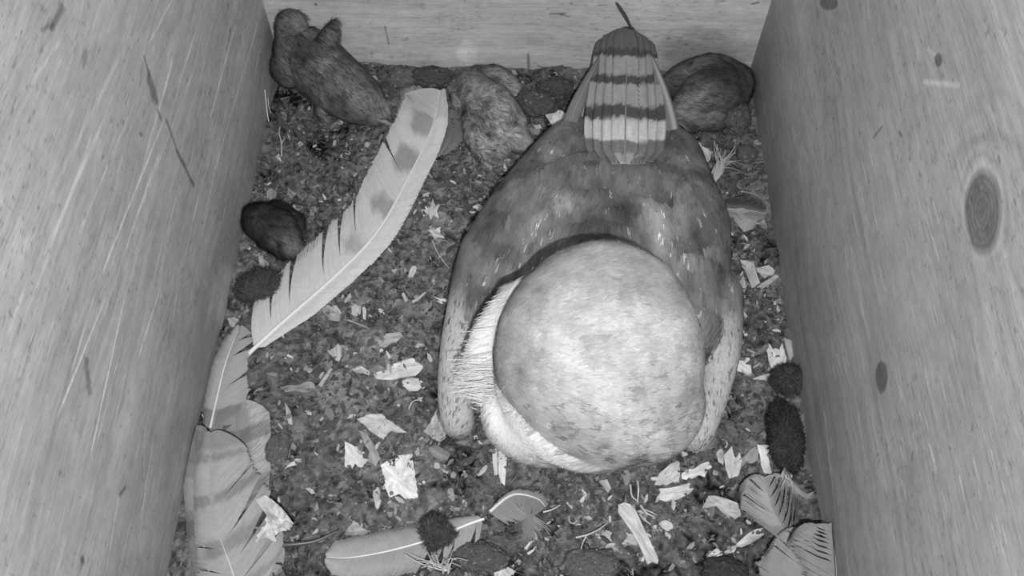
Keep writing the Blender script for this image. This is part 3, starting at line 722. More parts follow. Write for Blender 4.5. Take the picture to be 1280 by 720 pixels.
    cc = c[idx].copy(); cc[:, 2] = np.maximum(cc[:, 2], lit_macro(cc[:, 0], cc[:, 1])+.0016)+.0007
    v_, f_ = tube_np([Vector(q) for q in cc], [shaft_r*(1-.82*j/39) for j in range(40)], 8); o = link('shaft', quick(v_, f_, np.full(len(v_), shaft_tone)), 'shaft'); child_of(root, o); o['label'] = 'bright bare shaft'
    return root

feather('long pale flight feather with grey bars, lying diagonally across the litter', [(293,460),(345,411),(420,345),(472,290),(512,220),(540,160),(551,113)],
        [14,40,50,52,50,49,47,47,46,40,26], [2,8,17,19,20,20,19,19,17,12,5], .60,
        bands=[(.90,.93,.3,1,1,.9),(.80,.868,-.2,.62,1,.56),(.675,.74,-.2,.55,1,.55),(.545,.60,-.2,.55,1,.58),(.40,.45,-.2,.5,1,.72),(.86,1.02,.0,1,0,.80),(.0,.1,0,1,0,.9)],
        splits=[(.215,1,.16,.05),(.305,1,.16,.05),(.36,1,.16,.04),(.43,1,.10,.05),(.66,1,.14,.03),(.86,1,.10,.02),(.16,1,.2,.06),(.27,-1,.06,.02),(.56,-1,.05,.02)], up=[.004,.007,.010,.011,.011,.010,.009], seed=11, nb=420, ang=48, shaft_r=.0019, shaft_tone=.72, bare=.09, ragged=.03)
feather('small grey feather lying upright between the left wall and the quill of the long feather', [(263,536),(271,500),(283,452),(300,408)],
        [8,12,13,13,11,3], [30,32,26,22,20,4], .33, bands=[(.0,.22,0,1,0,.55),(.86,1.0,0,1,-1,.9)], splits=[(.42,-1,.22,.05),(.70,-1,.45,.06),(.84,-1,.5,.05),(.88,1,.3,.04)], up=.006, seed=12, nb=200, ang=52, shaft_r=.0010, shaft_tone=.7, shaft_to=.96)
feather('grey barred feather with a pale peppered right edge, under the stack by the left wall', [(300,640),(298,590),(296,545),(296,502)],
        [26,28,28,27,26,8], [30,34,36,36,32,12], .26, bands=[(.58,.72,0,1,0,.62),(.05,.25,0,1,0,.62),(.0,1.0,.45,1.1,-1,1.12)], splits=[(.25,1,.2,.05)], up=.003, seed=13, nb=220, ang=58, shaft_r=.0006, shaft_tone=.25, speck=(.40,1.1,-1,1.4), ragged=.02)
feather('narrow dark peppered feather against the left wall, at the left edge of the stack', [(262,716),(250,650),(245,590),(244,534)],
        [14,14,13,13,13,7], [18,18,18,17,17,9], .20, bands=[(.22,.34,0,1,0,.65),(.72,1,0,1,0,.8),(.4,.62,0,1,0,1.3)], splits=[], up=.006, seed=14, nb=200, ang=58, shaft_r=.0009, shaft_tone=.6, shaft_to=.55, speck=(.1,.8,-1,1.3), ragged=.02)
feather('broad split feather with a ragged dark gap, lowest in the left corner of the picture', [(262,760),(290,720),(318,694),(342,668)],
        [20,24,26,22,14], [26,32,34,30,16], .36, splits=[(.35,-1,.40,.06),(.6,-1,.2,.05),(.7,1,.3,.05)], up=.004, seed=15, nb=200, ang=50, shaft_r=.0009, shaft_tone=.4)
feather('wide grey feather with dark bars on top of the stack by the left wall', [(304,760),(290,712),(270,655),(262,600),(264,540)],
        [36,32,24,19,16,14,7], [50,62,62,52,44,36,14], .34, bands=[(.84,.885,0,1,0,.66),(.90,1.02,0,1,0,.72),(.60,.67,0,1,0,.66),(.34,.41,0,.75,0,.66),(.10,.16,0,1,0,.7)],
        splits=[(.28,-1,.22,.05),(.40,-1,.20,.04),(.16,-1,.30,.05),(.60,-1,.12,.03),(.36,1,.20,.04),(.22,1,.16,.04)], up=[.012,.012,.012,.011,.010], seed=16, nb=330, ang=55, shaft_r=.0010, shaft_tone=.62, shaft_to=.42, ragged=.03)
feather('grey curved feather lying crosswise at the bottom centre, half under a dark pellet', [(640,640),(595,652),(545,672),(490,688),(440,697),(408,697)],
        [5,40,30,29,26,23,17,4], [2,4,14,21,23,22,18,4], .35, bands=[(.0,.2,0,1,0,.9),(.55,1.0,0,1,-1,1.05)], splits=[(.42,1,.5,.05),(.36,1,.3,.04),(.20,1,.4,.05),(.31,1,.2,.03)], up=[.003,.005,.007,.007,.006,.005], seed=17, nb=330, ang=60, shaft_r=.0010, shaft_tone=.72, bare=.17, shaft_from=.16)
feather('downy pale grey feather with a fluffy fan, beside the right wall at the bottom', [(997,688),(988,674),(978,658),(966,636),(958,612),(956,596)],
        [12,22,30,34,30,24,14], [14,28,38,40,32,22,10], .33, bands=[(.20,.42,0,.7,0,.75),(.42,.8,0,.6,1,1.15)], splits=[(.22,-1,.9,.035),(.32,-1,.8,.03),(.41,-1,.9,.03),(.50,-1,.9,.03),(.60,-1,.8,.03),(.70,-1,.9,.03),(.80,-1,.7,.03),(.75,1,.9,.04),(.55,1,.5,.03),(.88,1,.6,.03)], up=.008, seed=18, nb=300, ang=36, shaft_r=.0010, shaft_tone=.7, shaft_to=.30, ragged=.22, lift=.004)
feather('smooth grey feather tip rising in the bottom right corner of the litter', [(1020,780),(1012,735),(1010,700),(1026,672)],
        [44,48,50,44,30,8], [44,50,48,44,26,8], .27, bands=[], splits=[(.55,1,.12,.03),(.62,1,.12,.03),(.70,1,.14,.03)], up=.010, seed=19, nb=260, ang=58, shaft_r=.0007, shaft_tone=.3, ragged=.04)
feather('frayed grey feather leaning on the right wall with curling dark-tipped barbs', [(1046,742),(1044,700),(1040,672),(1036,655)],
        [30,40,46,40,14], [6,10,14,12,5], .28, splits=[(.30,1,.5,.03),(.38,1,.6,.03),(.46,1,.6,.03),(.55,1,.6,.03),(.63,1,.6,.03),(.71,1,.7,.03),(.80,1,.6,.03),(.5,-1,.2,.05)], up=[.016,.020,.024,.026], seed=20, nb=260, ang=66, shaft_r=.0005, shaft_tone=.3, ragged=.16, shaft_to=.5)
feather('thin torn feather with a bright bent quill, below the head of the owl', [(612,640),(634,622),(650,618),(672,624),(682,634)],
        [2,4,6,8,4], [22,44,60,46,8], .24, splits=[(.3,-1,.3,.06),(.5,-1,.3,.06),(.7,-1,.2,.05)], up=.006, seed=21, nb=110, ang=75, shaft_r=.0012, shaft_tone=.65, ragged=.22)
feather('torn grey feather with horizontal streaks, between the owl and the right wall', [(880,262),(905,262),(932,263),(958,268)],
        [16,22,22,18,10], [10,16,16,14,8], .24, bands=[(.0,1,.3,.5,0,.7)], splits=[(.4,1,.2,.05),(.6,-1,.2,.05)], up=.005, seed=22, nb=150, ang=25, shaft_r=.0008, shaft_tone=.45, ragged=.12)
feather('tiny grey fan-shaped feather under the torn streaked feather, right of the owl', [(930,290),(932,281),(938,273),(940,268)],
        [8,16,22,18,8], [8,14,18,16,8], .33, splits=[(.3,1,.4,.08),(.6,1,.4,.08),(.4,-1,.4,.08)], up=.004, seed=23, nb=70, ang=55, shaft_r=.0007, shaft_tone=.5, ragged=.2)
feather('small grey downy feather curled over the litter between two dead rodents', [(548,196),(560,180),(566,160),(560,140)],
        [3,8,10,8,3], [6,12,16,12,4], .17, up=.003, seed=24, nb=90, ang=45, shaft_r=.0005, shaft_tone=.3, ragged=.2)
feather('small brownish feather curled at the tip of the long feather', [(500,150),(507,132),(513,118),(521,108)],
        [6,9,9,8,3], [5,9,11,9,3], .24, up=.006, seed=25, nb=90, ang=45, shaft_r=.0005, shaft_tone=.4, ragged=.12)

# ------------------------------------------------------------------ rodents: one skin plus fur
def rodent(name, label, cat, balls, n_fur, flow, tone_fn, length, seed, voxel=.0013, smooth=5, matted=.25, width=.00038, extra=None, lift=.30):
    me = blend(balls, voxel, smooth, 'body'); V, N, T = me_np(me)
    V[:, 0] = np.clip(V[:, 0], XL+.001, XR-.001); V[:, 1] = np.minimum(V[:, 1], YB-.001); me.vertices.foreach_set('co', V.astype(np.float32).ravel()); me.update()
    set_tone(me, tone_fn(V)*.75)
    c = V.mean(0); root = thing(name, label, cat, (c[0], c[1], V[:, 2].min()))
    child_of(root, link('body', me, 'hide'))
    p, n = sample(me, n_fur, seed, (extra or (lambda q: np.ones(len(q)))))
    r = np.random.default_rng(seed)
    d = flow(p)
    cl = np.stack([fbm(p[:, 0]*170, p[:, 1]*170, p[:, 2]*170, seed=seed+k)-.5 for k in (1, 2, 3)], 1)*matted*14
    d = nrm(d)+cl*.5+r.normal(0, .16, p.shape)
    t = tone_fn(p)*(1+1.3*(fbm(p[:, 0]*600, p[:, 1]*600, p[:, 2]*600, seed=seed+7, octv=2)-.5)*2+.4*(fbm(p[:, 0]*110, p[:, 1]*110, p[:, 2]*110, seed=seed+9, octv=2)-.5)*2)*(1+r.normal(0, .28, len(p)))
    m = blades(p, n, d, length*r.uniform(.5, 1.3, len(p)), width, lift, .22, np.clip(t, .008, .8), seed, taper=(1, .8, .2), tipdark=-.35)
    mv, _, _ = me_np(m); mv[:, 0] = np.clip(mv[:, 0], XL+.0008, XR-.0008); mv[:, 1] = np.minimum(mv[:, 1], YB-.0008); m.vertices.foreach_set('co', mv.astype(np.float32).ravel()); m.update()
    child_of(root, link('fur', m, 'fur')); return root
def tpt(fn_pts, px_tones, base, size=.012, ns=40, namp=.6, seed=0):
    S_ = [(np.array(q), t) for q, t in zip(fn_pts, px_tones)]
    def f(p):
        t = base*(1+namp*(fbm(p[:, 0]*ns, p[:, 1]*ns, p[:, 2]*ns, seed=seed)-.5)*2)
        for q, g in S_: t = t*(1+(g-1)*np.exp(-((p-q)**2).sum(1)/size**2))
        return np.clip(t, .01, .9)
    return f
# big one in the left corner
b = []
bp = [P(468,137,.012), P(445,122,.020), P(420,104,.025), P(398,84,.030), P(383,68,.036)]
b += chain(bp, [.014, .0235, .0275, .0280, .0245], 16)
head_c = P(370, 62, .040); b += [(head_c, .0200, None), (P(362, 84, .030), (.017, .018, .018), None)]
b += chain([P(363,50,.050), P(364,32,.058), P(367,14,.064)], [.0140, .0145, .0085], 9)       # big round ear
b[-9:] = [(c_, (r_, .0042, r_), None) for c_, r_, _ in b[-9:]]
b += [(c_, (r_, .0030, r_*1.2), None) for c_, r_, _ in chain([P(402,60,.050), P(412,44,.058), P(419,28,.064)], [.0085, .0075, .0028], 7)]
b += chain([P(470,136,.018), P(484,129,.017), P(498,119,.014)], [.005, .0022, .0014], 8)      # tail
b += chain([P(452,138,.016), P(468,147,.013), P(484,154,.010)], [.006, .0034, .0018], 8)       # hind foot
b += chain([P(402,128,.016), P(398,142,.011), P(406,147,.009)], [.007, .0032, .0020], 7)
rodent('dead_rat', 'large dead grey-brown rodent with big rounded ears slumped in the left back corner', 'rodent', b, 42000,
       lambda p: np.array(P(480,145,.01)-P(370,50,.04))[None]+0*p, tpt([P(370,62,.06), P(352,70,.03), P(366,26,.055), P(420,100,.055), P(474,135,.015), P(400,82,.055), P(412,46,.05), P(480,153,.012), P(430,120,.05),P(385,60,.05)], [.42, .40, 1.15, 1.0, 1.4, 1.25, 1.2, 2.3, 1.15,.6], .105, .014, 60, .55, 3), .0062, 31)
# matted one in the middle
b = chain([P(580,98,.006), P(592,112,.010), P(610,132,.012), P(628,152,.012), P(645,172,.009), P(660,179,.006)], [.009, .0165, .0225, .0215, .013, .006], 18)
b += chain([P(598,96,.008), P(622,100,.010), P(644,120,.010)], [.010, .013, .010], 8)+chain([P(590,150,.006), P(600,176,.006), P(622,186,.006)], [.010, .013, .012], 8)
b += chain([P(602,184,.010), P(607,197,.009), P(602,208,.008)], [.005, .0026, .0016], 6)+chain([P(572,128,.006), P(566,108,.006), P(574,92,.006)], [.006, .0055, .0045], 8)
rodent('dead_vole', 'scruffy dead vole with wet matted fur lying against the back wall in the middle', 'rodent', b, 30000,
       lambda p: np.stack([.6+3*(fbm(p[:,0]*50,p[:,1]*50,seed=5)-.5)*2, -.8+0*p[:,0], 0*p[:,0]], 1), tpt([P(600,84,.02), P(628,150,.034), P(642,150,.03), P(606,128,.034), P(640,178,.02), P(600,175,.02), P(660,178,.01), P(570,110,.01), P(615,110,.03), P(576,138,.015),P(602,200,.004)], [.25, .2, .15, .3, 1.5, 1.35, 2.0, .5, 1.2, .4,2.0], .23, .0065, 120, .55, 8), .0052, 32, matted=.55)
# dark one in the right corner
b = chain([P(846,146,.010), P(860,134,.016), P(880,120,.022), P(900,112,.024), P(916,112,.020)], [.004, .013, .021, .0235, .018], 14)
b += chain([P(838,108,.012), P(862,98,.020), P(892,96,.024), P(918,104,.022)], [.010, .016, .0205, .018], 12)
b += chain([P(872,140,.012), P(895,146,.010)], [.016, .014], 6)
b += chain([P(850,150,.006), P(858,160,.003), P(866,163,.002)], [.004, .0022, .0016], 6)
rodent('dead_mouse', 'dark furry dead mouse curled in the right back corner behind the tail of the owl', 'rodent', b, 32000,
       lambda p: np.stack([-1+0*p[:,0], .15+0*p[:,0], 0*p[:,0]], 1), tpt([P(895,92,.045), P(850,104,.03), P(875,132,.04), P(846,146,.014), P(912,100,.04), P(890,140,.03)], [.35, .75, 1.7, 2.6, .35, 1.4], .085, .013, 70, .4, 12), .0065, 33)
# small round dark one by the left wall
b = chain([P(314,270,.010), P(326,276,.013), P(345,288,.014), P(358,305,.010)], [.008, .0145, .0180, .0125], 12)+chain([P(345,272,.010), P(364,280,.010)], [.013, .010], 4)
b += chain([P(352,318,.006), P(346,326,.004)], [.004, .002], 3)+[(P(324,262,.022), (.005, .003, .005), None), (P(312,272,.020), (.004, .003, .004), None)]
rodent('dead_shrew', 'small round dark-furred dead shrew lying by the left wall beside the long feather', 'rodent', b, 24000,
       lambda p: np.stack([1+0*p[:,0], -.7+0*p[:,0], 0*p[:,0]], 1), tpt([P(340,275,.03), P(366,300,.015), P(318,270,.02), P(330,300,.02)], [.5, 2.0, .7, 1.0], .060, .010, 90, .5, 17), .0055, 34, lift=.55)

# ------------------------------------------------------------------ owl pellets: lumpy dark clods
def pellet(label, px, size, tone, seed, rot=0, fuzz=.0, name='owl_pellet'):
    bm = bmesh.new(); bmesh.ops.create_icosphere(bm, subdivisions=5, radius=1); me = bpy.data.meshes.new(name); bm.to_mesh(me)
    V, N, T = me_np(me); q = V*1.0
    V = V*(1+.55*(fbm(q[:, 0]*1.6+seed, q[:, 1]*1.6, q[:, 2]*1.6, seed=seed)-.5)+.35*(fbm(q[:, 0]*5, q[:, 1]*5, q[:, 2]*5, seed=seed+1)-.5)+.12*(fbm(q[:, 0]*16, q[:, 1]*16, q[:, 2]*16, seed=seed+2)-.5))[:, None]
    V = V*np.array(size)*.5; a = math.radians(rot); V[:, :2] = V[:, :2]@np.array([[math.cos(a), math.sin(a)], [-math.sin(a), math.cos(a)]])
    c = L(px[0], px[1]); c = P(px[0], px[1], c.z+size[2]*.42)
    V = V+np.array(c); V[:, 0] = np.clip(V[:, 0], XL+.001, XR-.001); V[:, 1] = np.minimum(V[:, 1], YB-.001)
    me.vertices.foreach_set('co', V.astype(np.float32).ravel()); me.polygons.foreach_set('use_smooth', np.full(len(me.polygons), True)); me.update()
    t = tone*(.6+.9*fbm(q[:, 0]*6, q[:, 1]*6, q[:, 2]*6, seed=seed+5)); t = np.where(vnoise(q[:, 0]*14, q[:, 1]*14, q[:, 2]*14, seed=seed+6) > .86, t*3, t); set_tone(me, t)
    if fuzz:
        root = thing(name, label, 'pellet', (c.x, c.y, c.z-size[2]*.45)); child_of(root, link('core', me, 'pellet'))
        p, n = sample(me, int(9000*fuzz), seed); r = np.random.default_rng(seed); d = r.normal(0, 1, p.shape)
        m = blades(p, n, d, .0042*r.uniform(.4, 1.3, len(p)), .0004, .55, .2, tone*r.uniform(.5, 1.5, len(p)), seed); mv, _, _ = me_np(m); mv[:, 0] = np.clip(mv[:, 0], XL+.0008, XR-.0008); mv[:, 1] = np.minimum(mv[:, 1], YB-.0008); m.vertices.foreach_set('co', mv.astype(np.float32).ravel()); m.update()
        child_of(root, link('fuzz', m, 'fur')); return root
    o = recenter(link(name, me, 'pellet')); tag(o, label, 'pellet'); return o
pellet('dark fuzzy pellet pressed against the right wall, upper of the two beside the wood chips', (988,474), (.024,.020,.018), .045, 41, fuzz=.8)
pellet('black crumbling pellet against the right wall, below the round fuzzy one', (982,545), (.022,.050,.018), .030, 42, fuzz=.9)
pellet('dark crumbling pellet between the long feather and the small dark shrew', (322,358), (.034,.028,.016), .055, 43, rot=20, fuzz=.4)
pellet('dark fluffy clod lying on top of the crosswise bottom feather', (546,668), (.026,.022,.012), .050, 44, rot=-40, fuzz=.8)
pellet('small dark clod hanging off the lower edge of the bottom feather', (541,684), (.010,.014,.010), .045, 45, fuzz=.3)
pellet('rounded brown pellet behind the matted vole, next to the tail of the owl', (668,128), (.040,.030,.024), .070, 46, rot=-20)
pellet('brown pellet lump against the back wall between vole and tail', (695,112), (.034,.024,.020), .065, 47)
pellet('low dark pellet against the back wall between the large rodent and the vole', (540,98), (.046,.020,.022), .060, 48)
pellet('lumpy grey-brown pellet touching the left side of that low dark pellet', (502,98), (.028,.022,.018), .110, 49)
pellet('broken brown pellet against the right wall, in front of the dark mouse', (918,146), (.030,.036,.024), .085, 50)
pellet('small brown pellet beside the right wall above the streaked torn feather', (934,192), (.018,.018,.012), .09, 51)
pellet('rough brown clod right of the peppered feather in the left stack', (347,562), (.018,.026,.008), .10, 52)
pellet('flat brown clod under the bottom right end of the crosswise feather', (600,697), (.038,.020,.007), .075, 53)
pellet('brown clod below the split wooden stick at the bottom', (740,705), (.036,.020,.007), .09, 55)
pellet('dark clod tucked under the bottom right feathers', (905,716), (.030,.022,.012), .040, 56)
# ------------------------------------------------------------------ wood flakes, each its own thing
def flake(label, poly, tone=.6, up=.0028, tilt=(0, 0), curl=.0, seed=0, grain=None, thick=.0009, jag=.5, group=None, name='wood_flake', cat='wood flake', drape=True, crumple=0.0, mt='chip'):
    """poly: outline in px of the photo, put down on the litter there"""
    r = random.Random(seed*7+len(label)); pts = [L(u, v, up) for u, v in poly]; c = sum(pts, Vector())/len(pts)
    # grain axis = longest diagonal unless given
    if grain is None:
        best = max(((a-b).length, i, j) for i, a in enumerate(pts) for j, b in enumerate(pts) if i < j); g = pts[best[1]]-pts[best[2]]; ang = math.atan2(g.y, g.x)
    else: g = L(*grain[1])-L(*grain[0]); ang = math.atan2(g.y, g.x)
    ca, sa = math.cos(-ang), math.sin(-ang)
    loc = [((p.x-c.x)*ca-(p.y-c.y)*sa, (p.x-c.x)*sa+(p.y-c.y)*ca) for p in pts]
    out = []
    n = len(loc)
    for i in range(n):
        a, b = loc[i], loc[(i+1) % n]; d = math.hypot(b[0]-a[0], b[1]-a[1]); k = max(1, int(d/.0013))
        acr = abs((b[1]-a[1])/(d+1e-9))           # edges across the grain are splintered
        for j in range(k):
            t = j/k; x = a[0]+(b[0]-a[0])*t; y = a[1]+(b[1]-a[1])*t
            e = jag*.0013*(r.random()-.5)*(.3+1.5*acr) if j else 0
            out.append((x+e*1.6, y+e*.25))
    m = len(out); rings = (1.0, .93, .72, .45, .2); V = []
    hs = max(abs(y) for _, y in out)+1e-6
    for q in rings:
        for x, y in out:
            X, Y = x*q, y*q
            wx, wy = c.x+X*math.cos(ang)-Y*math.sin(ang), c.y+X*math.sin(ang)+Y*math.cos(ang)
            z = curl*(Y/hs)**2*hs+.0009*(float(vnoise(X*220+seed, Y*420)) -.5)+crumple*(float(fbm(X*190+seed*3, Y*190))-.5)
            z += tilt[0]*X+tilt[1]*Y
            V.append([X, Y, z, wx, wy])
    V.append([0, 0, 0, c.x, c.y]); V = np.array(V)
    gr = lit_macro(V[:, 3], V[:, 4]) if drape else np.full(len(V), float(lit_macro(np.array([c.x]), np.array([c.y]))[0]))
    z = V[:, 2]+(.35*(gr-gr.mean())+gr.mean())+up
    base = float(z.min()-thick); top = np.stack([V[:, 0], V[:, 1], z-base], 1); bot = top.copy(); bot[:, 2] -= thick
    nV = len(top); F_ = []
    for k in range(len(rings)-1):
        for i in range(m):
            j = (i+1) % m; F_.append((k*m+i, k*m+j, (k+1)*m+j, (k+1)*m+i))
    ce = nV-1; o4 = (len(rings)-1)*m
    me = bpy.data.meshes.new(name); allf = [tuple(f) for f in F_]+[(o4+i, o4+(i+1) % m, ce) for i in range(m)]
    allf += [tuple(x+nV for x in reversed(f)) for f in allf[:]]+[(i+nV, (i+1) % m+nV, (i+1) % m, i) for i in range(m)]
    me.from_pydata([tuple(v) for v in np.vstack([top, bot])], [], allf); me.update()
    t = tone*(1+.5*(fbm(top[:, 0]*90+seed, top[:, 1]*700, seed=seed+1)-.5)*2+.5*(fbm(top[:, 0]*160+seed, top[:, 1]*160, seed=seed+2)-.5)); set_tone(me, np.concatenate([t, t]))
    o = link(name, me, mt); o.location = (c.x, c.y, base); o.rotation_euler = (0, 0, ang); tag(o, label, cat, group); return o
W = flake
G = 'pale wood flakes on the litter'
